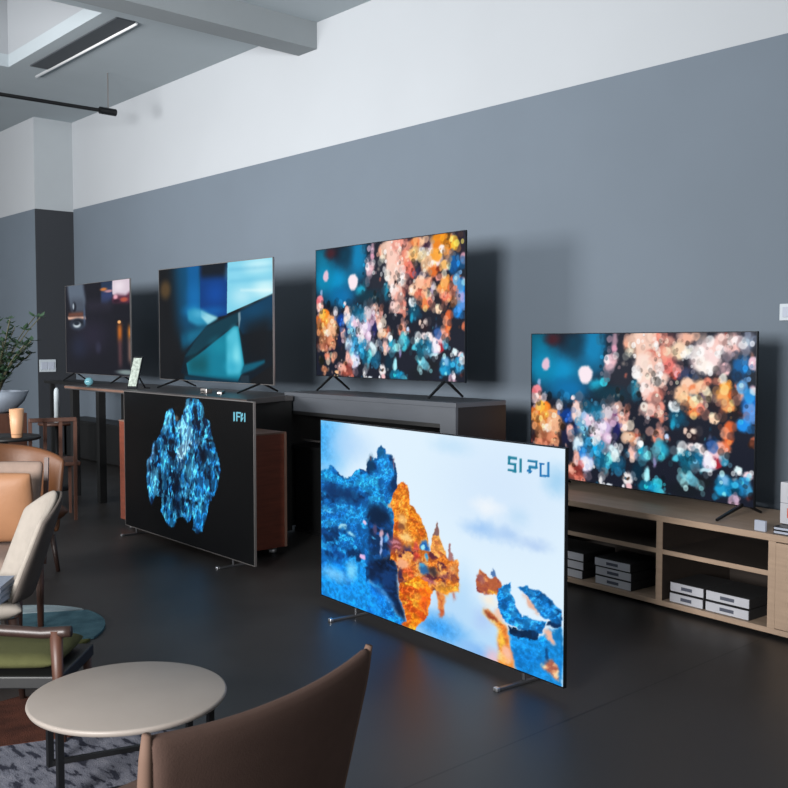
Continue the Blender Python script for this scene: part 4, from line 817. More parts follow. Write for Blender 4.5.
def paint(W, H, base, ops, seed=1, bases=None):
    rng = np.random.default_rng(seed)
    U, V = np.meshgrid((np.arange(W)+.0)/(W-1), (np.arange(H)+.0)/(H-1))
    I = np.ones((H, W, 3))*h2(base)
    for op in ops:
        if op[0] == 'w':                                 # ragged natural outlines
            dx = vnoise(rng, W, H, op[2], op[3], U, V)-.5; dy = vnoise(rng, W, H, op[2], op[3], U, V)-.5
            x = np.clip((U+dx*op[1]*1.0)*(W-1), 0, W-1.001); y = np.clip((V+dy*op[1]*1.78)*(H-1), 0, H-1.001)
            xi = x.astype(int); yi = y.astype(int); a = (x-xi)[..., None]; c = (y-yi)[..., None]
            I = (I[yi, xi]*(1-a)+I[yi, xi+1]*a)*(1-c)+(I[yi+1, xi]*(1-a)+I[yi+1, xi+1]*a)*c
        elif op[0] == 'g':                               # fine tonal texture, strongest in the coloured rock
            n = vnoise(rng, W, H, op[2], op[3], U, V); sat = (I.max(-1)-I.min(-1))
            I = I*(1+(n-.5)*2*op[1]*np.clip(sat*2.4-1.0, 0, 1.3))[..., None]
        elif op[0] == 'c':                               # out-of-focus petals and drops in the hues around them
            r = random.Random(op[6])
            for _ in range(op[1]):
                u, v = r.random(), r.random(); c = I[int(v*(H-1)), int(u*(W-1))].copy()
                if c.max() < .3 or (u < .36 and v < .42): continue
                q = r.random(); gn = (.3 if op[2] > .008 else .75) if q < .16 else (1.45 if q > .72 else r.uniform(.8, 1.2))
                c = np.clip(c*gn+(.10 if q > .72 else 0), 0, 1); rad = r.uniform(op[2], op[3])*(.7 if q < .22 else 1)
                u += r.uniform(-.02, .02); v += r.uniform(-.03, .03); rx = rad*W; ry = rad*1.78*H*r.uniform(.85, 1.25)
                x0, x1 = max(0, int(u*W-rx-2)), min(W, int(u*W+rx+3)); y0, y1 = max(0, int(v*H-ry-2)), min(H, int(v*H+ry+3))
                if x1 <= x0 or y1 <= y0: continue
                yy, xx = np.mgrid[y0:y1, x0:x1]; d = np.sqrt(((xx-u*W)/rx)**2+((yy-v*H)/ry)**2)
                k = np.clip((1.08-d)/.3, 0, 1)*(.75+.25*np.clip(d, 0, 1))*op[5]*r.uniform(.5, 1)
                I[y0:y1, x0:x1] += (c-I[y0:y1, x0:x1])*k[..., None]
        elif op[0] == 'k':                               # rock ridges, only where the picture is strongly coloured
            n = 1-2*np.abs(vnoise(rng, W, H, op[2], op[3], U*.8+V*.3, V-U*.15)-.5); sat = (I.max(-1)-I.min(-1))
            w_ = np.clip(sat*3-1.3, 0, 1)*(1-np.clip((.30-V)/.06, 0, 1)*np.clip((.16-U)/.04, 0, 1))*(1-np.clip((V-.66)/.1, 0, 1)*np.clip((.34-U)/.04, 0, 1)*.85)*(1-np.clip((V-.72)/.06, 0, 1)*np.clip((U-.46)/.03, 0, 1)*np.clip((.72-U)/.03, 0, 1))*(1-np.clip((V-.8)/.06, 0, 1)*np.clip((U-.7)/.03, 0, 1)*.7)
            I = np.clip(I*(1+w_*(n**2-.45)*op[1])[..., None]+(w_*np.clip(n-.86, 0, 1)*op[1]*1.6)[..., None], 0, 1)
        elif op[0] == 'r':                               # crystalline ridges running down the rock
            n = 1-2*np.abs(vnoise(rng, W, H, op[2], op[3], U+V*.12, V)-.5); lum = I.max(-1)
            k = np.clip((lum-.12)*6, 0, 1); I = I*(1+k*(n**2.5*2.3-.62)*op[1])[..., None]
        elif op[0] == 'b':
            _, u, v, ru, rv, col, soft, a = op
            r = np.sqrt(((U-u)/max(ru, 1e-4))**2+((V-v)/max(rv, 1e-4))**2)
            lo = 1-soft; hi = 1+soft*.35+.06; k = np.clip((hi-r)/(hi-lo), 0, 1); k = k*k*(3-2*k)*a
            I += (h2(col)-I)*k[..., None]
        else:
            _, f, col, bl, tex, a = op
            P = [(f[i], f[i+1]) for i in range(0, len(f), 2)]; k = np.zeros((H, W))
            for ox, oy in ((-.25, -.25), (.25, -.25), (-.25, .25), (.25, .25)):
                u = U+ox/W; v = V+oy/H; ins = np.zeros((H, W), bool)
                for (x0, y0), (x1, y1) in zip(P, P[1:]+P[:1]):
                    if abs(y1-y0) < 1e-9: continue
                    ins ^= ((y0 > v) != (y1 > v)) & (u < (x1-x0)*(v-y0)/(y1-y0)+x0)
                k += ins*.25
            k = blur(k, bl*W)*a
            c = np.ones((H, W, 3))*h2(col)
            if tex:
                n = vnoise(rng, W, H, tex[2], tex[3], U, V); n2 = vnoise(rng, W, H, tex[2]*1.7, tex[3]*1.7, U, V); s = tex[4]
                c += (h2(tex[0])-c)*(np.clip((.5-n)*2.4*s, 0, 1))[..., None]; c += (h2(tex[1])-c)*(np.clip((n2-.55)*2.6*s, 0, 1))[..., None]
            I += (c-I)*k[..., None]
    return np.clip(I, 0, 1)
def clutter(n, seed):
    """small out-of-focus petals and drops scattered through the blossom picture"""
    r = random.Random(seed); ops = []
    warm = ['f8c4b0', 'f4a080', 'e87860', 'fce0c8', 'c85040', '502830']; cool = ['50c8dc', '1890c0', '0a5070', 'c0f0f8', '0c3048', '8ca8e0']
    for _ in range(n):
        u, v = r.random(), r.random()
        if v < .5 and u < .42: continue
        if v > .82 and .55 < u < .78: continue
        p = warm if (v < .55 or (u < .22)) else (cool if r.random() < .75 else warm)
        s = r.uniform(.005, .014); ops.append(['b', u, v, s*.8, s*r.uniform(1.2, 2.4), r.choice(p), .9, r.uniform(.3, .65)])
    return ops
PW, PH = 440, 248
IMG = dict(
    blossom=paint(PW, PH, '1a1e2c', FLOWERS[:20]+clutter(160, 3)+FLOWERS[20:]+clutter(60, 11)+[['w', .008, 16, 12], ['c', 900, .010, .022, 0, .8, 5], ['w', .003, 50, 34], ['c', 900, .005, .011, 0, .8, 9]]),
    blossom_warm=paint(PW, PH, '1a1e2c', FLOWERS[:20]+clutter(160, 3)+FLOWERS[20:]+BLOSSOM_WARM+clutter(50, 11)+[['w', .008, 16, 12], ['c', 900, .010, .022, 0, .8, 5], ['w', .003, 50, 34], ['c', 900, .005, .011, 0, .8, 9]]),
    shore=paint(PW, PH, 'dff1fe', SHORE, 4), crystal=paint(PW, PH, '08090b', CRYSTAL, 5),
    abstract=paint(PW, PH, '15171b', ABSTRACT, 6), dark=paint(PW, PH, '15151d', DUSK, 7))
def display(name, W, H, parent, img, z0):
    h, w, _ = img.shape
    xs = np.linspace(-W/2, W/2, w); zs = np.linspace(z0+H, z0, h)
    X, Z = np.meshgrid(xs, zs); co = np.stack([X, np.full_like(X, -.0015), Z], -1).reshape(-1, 3)
    i = np.arange(h*w).reshape(h, w); q = np.stack([i[1:, :-1], i[1:, 1:], i[:-1, 1:], i[:-1, :-1]], -1).reshape(-1, 4)
    me = bpy.data.meshes.new(name); me.vertices.add(len(co)); me.vertices.foreach_set('co', co.ravel())
    me.loops.add(q.size); me.loops.foreach_set('vertex_index', q.ravel().astype(np.int32))
    me.polygons.add(len(q)); me.polygons.foreach_set('loop_start', np.arange(0, q.size, 4, dtype=np.int32))
    me.update(calc_edges=True); me.validate()
    at = me.color_attributes.new('picture', 'FLOAT_COLOR', 'POINT')
    c = img.reshape(-1, 3); lin = np.where(c <= .04045, c/12.92, ((c+.055)/1.055)**2.4)
    at.data.foreach_set('color', np.concatenate([lin, np.ones((len(lin), 1))], 1).ravel().astype(np.float32))
    return link(name, me, M['display'], parent)
def television(label, loc, yaw, W, H, hb, img, feet, edge, group=None, fx=(-.6, .6), toe=(-.13, .13), lab=None):
    t = thing('television', label, 'television', loc, yaw)
    bz = .0045
    bm = bmesh.new()                                   # slim frame: four rails around the panel edge
    for q in ((-W/2, W/2, -.003, .012, hb+H-bz, hb+H), (-W/2, W/2, -.003, .012, hb, hb+bz), (-W/2, -W/2+bz, -.003, .012, hb+bz, hb+H-bz), (W/2-bz, W/2, -.003, .012, hb+bz, hb+H-bz)): add_box(bm, *q)
    obj('bezel', bm, edge, t)
    display('screen', W-2*bz, H-2*bz, t, img, hb+bz)
    bm = bmesh.new(); add_box(bm, -W/2+bz, W/2-bz, .0, .010, hb+bz, hb+H-bz); add_box(bm, -W*.40, W*.40, .010, .045, hb+.03, hb+H*.52)
    obj('back_housing', bm, M['tvblack'], t, bevel=.004)
    for x in fx:
        if feet == 'v':
            bars('leg', [((x, .015, hb+.012), (x, toe[0], .007), .011, .008), ((x, .015, hb+.012), (x, toe[1]+.03, .007), .011, .008)], M['blackmetal'], t)
        else:
            l = boxes('leg', [(x-.009, x+.009, toe[0], toe[1], .0, .012), (x-.007, x+.007, .002, .012, .012, hb+.01)], M['footbar'], t, .003)
            box('foot_tip', x-.012, x+.012, toe[0]-.02, toe[0], 0, .016, M['chrome'], l, .004)['label'] = 'bright metal foot tip'
    return t
television('floor standing television showing a blue and orange rocky shore, marked 51 PU', (-3.073, 2.929, 0), -.083, 1.694, .914, .045, IMG['shore'], 'bar', M['darkbezel'], fx=(-.545, .625), toe=(-.13, .16))
television('floor standing television showing a blue crystal rock on black before the red wood cabinet', (-5.527, 3.109, 0), -.019, 1.71, .965, .045, IMG['crystal'], 'bar', M['silver'], fx=(-.70, .60), toe=(-.09, .15))
television('television showing orange and teal blossoms, on the tall dark sideboard', (-4.904, 4.293, 1.0), -.059, 1.633, .93, .106, IMG['blossom_warm'], 'v', M['darkbezel'], fx=(-.62, .62))
television('television showing blue geometric shapes, on the long dark counter', (-6.62, 3.994, .98), .011, 1.67, .93, .062, IMG['abstract'], 'v', M['silver'], fx=(-.52, .66), toe=(-.2, .13))
television('television showing orange and teal blossoms, on the low oak cabinet', (-3.105, 4.548, .481), -.102, 1.574, .875, .052, IMG['blossom'], 'v', M['darkbezel'], fx=(-.6, .72), toe=(-.21, .13))
television('farthest television, nearly black picture with two orange lights, by the dark column', (-9.243, 4.235, .95), -.044, 1.652, .93, .079, IMG['dark'], 'v', M['silver'], fx=(-.6, .6), toe=(-.12, .1))

# ------------------------------------------------------------------ oak cabinet
ang = math.atan2(4.17-4.252, -1.995+3.296)
oakc = thing('oak_media_cabinet', 'low pale oak media cabinet with open shelves at the right', 'cabinet', (-3.296, 4.252, 0), ang)
OL, OR_, OD = -.56, 2.0, .62; ZT = .479
box('top', OL, OR_, 0, OD, ZT-.031, ZT, M['oak'], oakc, .002)
box('bottom_board', OL, OR_, 0, OD, .02, .046, M['oak'], oakc, .002)
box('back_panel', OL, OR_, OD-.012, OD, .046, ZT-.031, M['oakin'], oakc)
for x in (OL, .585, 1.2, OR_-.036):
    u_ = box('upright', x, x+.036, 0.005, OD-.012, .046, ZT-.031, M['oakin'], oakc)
    box('unshaded_edge', x, x+.036, 0.0, .006, .046, ZT-.031, M['oak'], u_)  # front edge keeps plain oak; the board behind has shade in its colour
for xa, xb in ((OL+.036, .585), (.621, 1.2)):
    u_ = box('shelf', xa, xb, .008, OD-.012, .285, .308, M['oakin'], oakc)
    box('unshaded_edge', xa, xb, .003, .009, .285, .308, M['oak'], u_)
d = box('door', 1.238, OR_-.034, -.004, .016, .05, ZT-.035, M['oak'], oakc, .002)
box('plinth', OL+.05, OR_-.05, .06, OD-.05, 0, .02, M['black'], oakc)
def onoak(x, y, z=0):
    c, s = math.cos(ang), math.sin(ang); return (-3.296+c*x-s*y, 4.252+s*x+c*y, z)
# cartons on the lower shelves
def carton(label, x, z, w, h, dep, y0, marks, group):
    t = thing('carton', label, 'box', onoak(x, y0, z), ang, group)
    box('box_body', 0, w, .002, dep, 0, h-.003, M['boxshade'], t, .002)  # body coloured dark for shade; only the front stays white
    box('white_front', 0.003, w-.003, -.001, .003, .003, h-.006, M['box'], t)['label'] = 'white front face'
    k = box('printed_label', w*.34, w*.66, -.0022, -.0005, h*.30, h*.62, M['boxdark'], t); k['label'] = 'dark unreadable print'
    return t
hh = .049
names = ['bottom', 'middle', 'top']
for k in range(3):
    carton('white carton, %s of the stack of three nearest the big floor screen' % names[k], -.30+.004*k, .0462+k*hh, .385, hh, .27, .02+.004*(k % 2), 1, 'cartons on the left lower shelf')
for k in range(3):
    carton('white carton, %s of the stack of three beside the empty shelf space' % names[k], .176-.003*k, .0462+k*hh, .24, hh, .25, .02+.004*(k % 2), 1, 'cartons on the left lower shelf')
for k in range(2):
    carton('white carton, %s one of the left pair on the right lower shelf' % ['lower', 'upper'][k], .655+.003*k, .0462+k*.055, .195, .052, .26, .02, 1, 'cartons on the right lower shelf')
for k in range(2):
    carton('white carton, %s one of the right pair on the right lower shelf' % ['lower', 'upper'][k], .862+.002*k, .0462+k*.055, .235, .052, .26, .02, 1, 'cartons on the right lower shelf')
t = thing('info_card', 'small white card standing on the oak cabinet before the books', 'card', (-2.155, 4.205, ZT+.0005), -.1)
box('card_face', -.028, .028, -.004, .012, 0, .05, M['paper'], t, .002)
for k, (m_, lab) in enumerate([('pagedark', 'lower of two thin books at the right end of the oak cabinet'), ('box', 'upper of two thin books at the right end of the oak cabinet')]):
    t = thing('book', lab, 'book', (-1.985, 4.262, ZT+.0005+k*.018), -.06+.03*k, 'books on the oak cabinet')
    boxes('cover', [(-.1, .1, -.07, .07, 0, .003), (-.1, .1, -.07, .07, .0135, .0165)], M['tvblack'], t)
    box('pages', -.097, .097, -.068, .068, .003, .0135, M['paper'], t)
for k, lab in enumerate(['lower white carton with red print on top of the books', 'upper white carton stacked on the carton with red print']):
    t = thing('carton', lab, 'box', (-1.99, 4.31, ZT+.037+k*.097), -.15, 'cartons on the oak cabinet')
    box('box_body', -.1, .1, -.05, .05, 0, .096, M['box'], t, .003)
    if k == 0: box('printed_label', -.062, .02, -.0512, -.0495, .03, .075, M['boxred'], t)['label'] = 'red print'
    else: box('printed_label', -.06, .03, -.0512, -.0495, .02, .035, M['pagedark'], t)['label'] = 'grey print'

# ------------------------------------------------------------------ tall dark sideboard
t = thing('sideboard', 'tall graphite sideboard with a black niche under the blossom television', 'cabinet', (-4.79, 4.0, 0))
box('top', -.86, .86, 0, .44, .97, 1.0, M['graphite'], t, .003)
boxes('front', [(-.86, .86, 0, .02, .87, .97), (.73, .86, 0, .02, .03, .87), (-.86, -.80, 0, .02, .03, .87)], M['graphite'], t)
box('side_panel', .84, .86, .02, .44, .03, .97, M['black'], t); box('side_panel', -.86, -.84, .02, .44, .03, .97, M['black'], t)
box('back_panel', -.84, .84, .42, .44, .03, .97, M['black'], t)
box('niche_frame', -.80, .73, .004, .018, .845, .87, M['black'], t)
box('shelf', -.84, .84, .03, .42, .60, .62, M['black'], t)
boxes('door', [(-.80, .73, .05, .07, .03, .60)], M['black'], t)
boxes('door_handle', [(-.7, -.5, .035, .05, .66, .672)], M['silver'], t)
boxes('plinth', [(-.8, .8, .04, .40, 0, .03)], M['black'], t)

# ------------------------------------------------------------------ long counter, wooden cabinet, far table
t = thing('counter', 'long dark counter carrying the blue geometric television', 'counter', (-6.8, 3.48, 0))
slab_poly('top', [(-1.45, 0), (1.46, 0), (1.30, .42), (1.30, .49), (1.12, .49), (1.12, .66), (-1.45, .66)], .945, .98, M['slab'], t, .003)
boxes('edge_strip', [(-1.45, 1.46, -.004, 0, .955, .972)], M['walnut'], t)
boxes('body', [(.12, 1.28, .10, .49, .02, .945)], M['black'], t)
for x in (-1.38, -.86):
    for y in (.06, .54):
        boxes('leg', [(x-.03, x+.03, y-.03, y+.03, 0, .945)], M['black'], t)
t = thing('wooden_cabinet', 'reddish wood cabinet behind the blue crystal television', 'cabinet', (-5.81, 3.2, 0))
boxes('carcass', [(-.81, .81, 0, .35, .05, .775)], M['redwood'], t, .003)
boxes('top_edge', [(-.812, .812, -.002, .352, .775, .785)], M['walnut'], t)
boxes('corner_trim', [(.806, .814, .335, .352, .05, .775)], M['walnut'], t)
for x in (-.74, .74):
    for y in (.06, .29):
        lathe('caster', [(.012, .05), (.012, .04), (.026, .035), (.026, .006), (.018, 0)], M['chrome'], t, 16, cx=x, cy=y)
t = thing('side_table', 'narrow black table under the farthest television by the column', 'table', (-9.24, 4.24, 0))
box('top', -.95, .95, -.17, .2, .92, .95, M['black'], t, .003)
for x in (-.85, .85):
    for y in (-.12, .15): box('leg', x-.02, x+.02, y-.02, y+.02, 0, .92, M['black'], t)
t = thing('bench', 'low black bench along the grey wall beneath the farthest television', 'bench', (-9.3, 4.82, 0))
box('top', -1.9, 1.9, -.16, .16, .42, .46, M['black'], t, .004)
for x in (-1.8, 0, 1.8): box('support', x-.03, x+.03, -.14, .14, 0, .42, M['black'], t)
box('front_panel', -1.85, 1.85, -.14, -.12, .02, .42, M['black'], t)
# little things on the counter
t = thing('tablet_stand', 'slim price tablet leaning on a black stand, left of the geometric picture', 'tablet', (-7.16, 3.60, .9805), .35)
bars('stand', [((0, .02, .13), (.01, .11, .004), .006), ((-.04, .11, .004), (.06, .11, .004), .006)], M['blackmetal'], t)
bm = bmesh.new(); add_box(bm, -.05, .05, -.006, .006, 0, .27); bmesh.ops.rotate(bm, verts=bm.verts[:], matrix=Matrix.Rotation(-.3, 3, 'X')); bmesh.ops.translate(bm, vec=(0, -.03, .002), verts=bm.verts[:])
obj('tablet', bm, M['darkbezel'], t, bevel=.002)
bm = bmesh.new(); add_box(bm, -.043, .043, -.0075, -.006, .02, .255); bmesh.ops.rotate(bm, verts=bm.verts[:], matrix=Matrix.Rotation(-.3, 3, 'X')); bmesh.ops.translate(bm, vec=(0, -.03, .002), verts=bm.verts[:])
obj('printed_sheet', bm, mat('printed_sheet_paper', '8a948c', .5, var=.5, scale=40), t)
t = thing('glass_orb', 'small pale blue glass ball at the left end of the counter', 'ornament', (-7.93, 3.56, .9805))
lathe('ball', [(.004, 0)]+[(.037*math.sin(a), .037-.037*math.cos(a)) for a in [PI*k/14 for k in range(2, 13)]]+[(.004, .074)], M['teal'], t, 24)
t = thing('remote_control', 'silver remote control lying under the geometric television', 'remote control', (-6.05, 3.72, .9805), .9)
box('remote_body', -.02, .02, -.085, .085, 0, .02, M['silver'], t, .006)
for k in range(3): box('button', -.012, .012, -.05+k*.03, -.038+k*.03, .019, .022, M['black'], t)
t = thing('adapter', 'small silver adapter box beside the remote control', 'adapter', (-6.22, 3.70, .9805), .2)
box('adapter_body', -.035, .035, -.03, .03, 0, .035, M['silver'], t, .006); box('plug', -.01, .01, -.05, -.03, .01, .02, M['black'], t)

# ------------------------------------------------------------------ lounge: rugs
def disc_part(name, pts, z0, z1, m, parent): return slab_poly(name, pts, z0, z1, m, parent)
t = thing('round_rug', 'round teal rug with olive and pale fields under the cream chair', 'rug', (-4.487, 1.583, 0))
r0 = .45; circ = [(r0*math.cos(2*PI*i/96), r0*math.sin(2*PI*i/96)) for i in range(96)]
def clipc(f): return [p for p in circ if f(*p)]
# view-independent fields: chords across the disc
dx, dy = -.745, .667
bandp = lambda x, y: x*dx+y*dy
disc_part('pile', clipc(lambda x, y: -.20 <= bandp(x, y)-.25*(x*.667+y*.745) <= .30), 0.001, .012, M['rug_teal'], t)
disc_part('pale_field', clipc(lambda x, y: bandp(x, y)-.25*(x*.667+y*.745) >= .295), 0.001, .012, M['rug_white'], t)['label'] = 'pale field of the rug'
disc_part('olive_field', clipc(lambda x, y: bandp(x, y)-.25*(x*.667+y*.745) <= -.195), 0.001, .012, M['rug_green'], t)['label'] = 'olive field of the rug'
t = tag(slab_poly('rug', [(-3.239, 1.0), (-3.10, 1.36), (-2.93, 1.62), (-1.75, 1.35), (-1.45, .3), (-3.2, .1)], 0.001, .012, M['rug_grey']), 'grey rug with dark dashes under the low round table', 'rug')
t = tag(slab_poly('rug', [(-3.60, 1.10), (-3.62, 1.34), (-3.20, 1.52), (-3.075, 1.43), (-3.115, 1.355), (-3.25, 1.0)], 0.001, .010, M['rug_rust']), 'rust brown rug beyond the grey rug at lower left', 'rug')

# ------------------------------------------------------------------ low round table
t = thing('coffee_table', 'low round table with a pale stone top and black metal frame', 'table', (-2.745, 1.345, .012))
TZ = .248
lathe('table_top', [(.281, TZ-.024), (.297, TZ-.018), (.302, TZ-.008), (.300, TZ-.002), (.295, TZ)], M['tablewhite'], t, 96)
la = Vector((-.226, -.186)); lb = Vector((-.285, .078)) if False else Vector((.03, -.262))
def wl(lat, d):
    return Vector((.667*lat-.745*d, .745*lat+.667*d))
c4 = [wl(-.26, .03), wl(-.14, -.22), wl(.26, -.03), wl(.14, .22)]
for p in c4: bars('leg', [((p.x, p.y, 0), (p.x, p.y, TZ-.03), .013)], M['blackmetal'], t)
for i in range(4):
    p, q = c4[i], c4[(i+1) % 4]
    if i in (0, 1, 2, 3): bars('top_rail', [((p.x, p.y, TZ-.035), (q.x, q.y, TZ-.035), .011)], M['blackmetal'], t)
for p, q in ((c4[0], c4[3]), (c4[1], c4[2])): bars('floor_rail', [((p.x, p.y, .010), (q.x, q.y, .010), .011)], M['blackmetal'], t)

# ------------------------------------------------------------------ chairs
def back_fn(wt, wb, z0, z1, curve, rise, lean, yb, arc=0.):
    def fn(s, t):
        w = wb+(wt-wb)*t; x = s*w/2
        y = yb-lean*t+curve*(abs(s)**2.2)
        z = z0+(z1-z0)*t+rise*t*(abs(s)**2.0)
        return (x, y, z)
    return fn
# foreground chair seen from behind
cm = Vector((-1.3406, .893)); f = Vector((-.981, -.194)); org = cm+f*.22
t = thing('lounge_chair', 'brown fabric chair in the foreground with its curved back turned', 'chair', (org.x, org.y, .0125), math.radians(101.2))
shell('backrest', back_fn(.52, .43, .36, .752, .024, .016, .075, -.20), M['brown'], t, 28, 12, .035)
def rim(side):
    pts = []; fn = back_fn(.52, .43, .36, .752, .024, .016, .075, -.20)
    return [fn(side*1.0, k/10) for k in range(11)]
for sd in (-1, 1):
    tube('lit_edge', rim(sd), [.0125]*9+[.011, .007], M['brownlit'], t)['label'] = 'edge of the chair back, coloured lighter as if lit'  # lighter strip stands in for light catching the side edge
cushion('seat', .50, .46, .11, M['brown'], t, (0, .04, .40), puff=.2)
def arm_fn(sd):
    def fn(s, tt):
        y = -.17+(s+1)/2*.34; return (sd*(.235+.02*math.sin((s+1)/2*PI)), y, .40+tt*(.17-.06*((s+1)/2)**1.5))
    return fn
for sd in (-1, 1): shell('armrest', arm_fn(sd), M['brown'], t, 12, 6, .035)
for x in (-.2, .2):
    for y in (-.14, .2): bars('leg', [((x*1.1, y*1.15, 0), (x*.9, y*.9, .36), .012, .02)], M['darkwood'], t, n=12, smooth=True)

# cream chair with books
t = thing('dining_chair', 'cream upholstered side chair with dark legs and books on its seat', 'chair', (-3.815, 1.20, .0125), math.radians(167))
bf = back_fn(.37, .35, .36, .75, .09, -.09, .12, -.22)
shell('backrest', lambda s, q: bf(s, q), M['cream'], t, 24, 12, .03)
shell('shaded_outer_back', lambda s, q: (bf(s, q)[0]*1.10, bf(s, q)[1]-.024*(1-.6*abs(s)), bf(s, q)[2]-.003), M['creamshade'], t, 24, 12, .022)['label'] = 'outer back in cream darkened as shade'  # outer layer carries painted shade on the side away from light
cushion('seat', .46, .46, .09, M['cream'], t, (0, .03, .335), puff=.15)
for x in (-.18, .18):
    for y in (-.16, .19): bars('leg', [((x*1.1, y*1.1, 0), (x*.95, y*.95, .30), .011, .019)], M['darkwood'], t, n=12, smooth=True)
sx, sy = -3.69, 1.222
for k, (lab, wd) in enumerate([('bottom magazine of the pile on the cream chair', .125), ('middle magazine of the pile on the cream chair', .12), ('top magazine of the pile on the cream chair', .115)]):
    b_ = thing('magazine', lab, 'magazine', (sx+.0, sy-.02, (.3945+k*.021)), .84+.05*k, 'magazines on the cream chair')
    boxes('cover', [(-wd, wd, -.09, .09, 0, .002), (-wd, wd, -.09, .09, .018, .020)], M['pagedark'], b_)
    box('pages', -wd+.003, wd-.003, -.087, .087, .002, .018, M['paper'], b_)

# low stool with an olive seat and a side rail
p = wl(-1.295, 3.36)
t = thing('stool', 'low dark wooden stool with an olive cushion, front rail and tapering leg at lower left', 'stool', (p.x, p.y, .0125), math.atan2(.745, .667))
cushion('seat_cushion', .44, .34, .06, M['olive'], t, (-.06, .0, .250), puff=.15)
boxes('seat_frame', [(-.29, .17, -.18, .18, .17, .215)], M['black'], t, .006)
tube('side_rail', [(-.42, -.20, .385), (-.28, -.205, .395), (-.14, -.205, .39), (0, -.20, .378), (.12, -.20, .37), (.19, -.20, .374), (.215, -.20, .376)], .019, M['darkwood'], t)
for x, y, m_ in ((.165, -.20, 'midwood'), (-.38, -.20, 'midwood')): tube('leg', [(x, y, .38), (x+.004, y, .2), (x+.02, y, 0)], [.022, .018, .010], M[m_], t)
for x in (.15, -.27): tube('leg', [(x, .16, .2), (x, .165, 0)], [.018, .010], M['midwood'], t)

# greige chair with tan cushion
t = thing('armchair', 'greige armchair with a wooden frame holding a tan cushion, at left', 'chair', (-4.43, 1.44, .0125), math.radians(236.7))
shell('backrest', back_fn(.50, .46, .40, .775, .03, .0, .10, -.19), M['beige'], t, 20, 10, .05)
bars('frame_post', [((.262, -.17, .30), (.262, -.275, .79), .014)], M['midwood'], t); bars('frame_post', [((-.262, -.17, .30), (-.262, -.275, .79), .014)], M['midwood'], t)
cushion('seat', .50, .48, .10, M['beige'], t, (0, .03, .37), puff=.15)
boxes('front_rail', [(-.26, .26, .25, .28, .28, .335)], M['midwood'], t, .004)
for x in (-.24, .24):
    for y in (-.18, .25): bars('leg', [((x, y, 0), (x, y, .33), .014, .02)], M['midwood'], t, n=12, smooth=True)
c_ = thing('cushion', 'square tan leather cushion leaning in the greige armchair', 'cushion', (-4.43, 1.44, .0125), math.radians(236.7))
cushion('cushion_body', .40, .36, .13, M['tan'], c_, (-.06, -.055, .59), (math.radians(75), 0, 0), puff=.5)

# tub chair
t = thing('tub_chair', 'round cognac leather tub chair behind the greige armchair', 'chair', (-5.62, 2.04, 0), math.radians(-70))
def tub(s, q):
    a_ = -PI/2+s*1.75; r = .30+.05*q; z1 = .745-.10*abs(s)**2.5
    return (r*math.cos(a_), r*math.sin(a_), .20+(z1-.20)*q)
shell('backrest', tub, M['cognac'], t, 32, 8, .05)
cushion('seat', .46, .46, .14, M['cognac'], t, (0, .03, .36), puff=.25)
for k in range(4):
    a_ = PI/4+k*PI/2; bars('leg', [((.25*math.cos(a_), .25*math.sin(a_), 0), (.22*math.cos(a_), .22*math.sin(a_), .22), .012, .018)], M['darkwood'], t, n=10, smooth=True)

# slatted wooden chair further back
t = thing('wooden_chair', 'brown wooden chair with open slatted back near the dark column', 'chair', (-7.25, 2.93, 0), math.radians(75))
bars('top_rail', [((-.17, -.21, .775), (.17, -.21, .775), .022)], M['midwood'], t, bevel=.004)
for x in (-.16, .16): bars('back_post', [((x, -.17, 0), (x, -.21, .78), .016, .018)], M['midwood'], t)
for x in (-.055, .055): bars('slat', [((x, -.18, .42), (x, -.21, .77), .017)], M['midwood'], t)
box('seat', -.2, .2, -.2, .2, .42, .45, M['midwood'], t, .006)
for x in (-.17, .17): bars('leg', [((x, .17, 0), (x, .17, .42), .013, .017)], M['midwood'], t)

# little side tables, vase, candle, plant
def small_table(label, loc, r, h, m):
    t = thing('side_table', label, 'table', loc)
    lathe('table_top', [(r-.01, h-.025), (r, h-.018), (r, h-.006), (r-.008, h)], m, t, 40)
    lathe('pedestal', [(.02, h-.025), (.02, .03), (.03, .02)], M['blackmetal'], t, 20); lathe('base', [(.16, 0), (.16, .01), (.03, .022)], M['blackmetal'], t, 32)
small_table('small round black table under the tan vase at far left', (-6.85, 2.45, 0), .24, .695, M['black'])
t = thing('vase', 'tall tapering tan vase on the small black table', 'vase', (-6.676, 2.471, .6955))
lathe('vase_body', [(.030, 0), (.036, .004), (.044, .09), (.049, .20), (.044, .20), (.038, .02)], M['vase'], t, 32)
small_table('small round brown table under the white candle, left of the counter', (-8.674, 3.58, 0), .17, .618, M['midwood'])
t = thing('candle', 'tall slender white candle on the small brown table', 'candle', (-8.674, 3.58, .6185))
lathe('wax', [(.024, 0), (.024, .27), (.021, .30), (.008, .32)], M['candle'], t, 20); lathe('wick', [(.003, .32), (.003, .335), (.001, .338)], M['black'], t, 8)
PX, PY = -7.72, 2.72
t = thing('planter', 'round grey planter on a wooden plinth at far left', 'planter', (PX, PY, .80))
lathe('bowl', [(.06, 0), (.12, .02), (.19, .09), (.225, .17), (.205, .17), (.17, .10), (.10, .05)], M['pot'], t, 40)
lathe('soil', [(.10, .10), (.18, .12), (.17, .135)], M['black'], t, 24)
t = thing('plinth', 'brown wooden plinth carrying the grey planter', 'plinth', (PX, PY, 0))
box('plinth_body', -.16, .16, -.16, .16, .03, .80, M['midwood'], t, .005); box('plinth_foot', -.13, .13, -.13, .13, 0, .03, M['black'], t)
t = thing('potted_plant', 'leafy green plant growing out of the grey planter', 'plant', (PX, PY, .925))
R_ = random.Random(5); st = bmesh.new(); lf = bmesh.new()
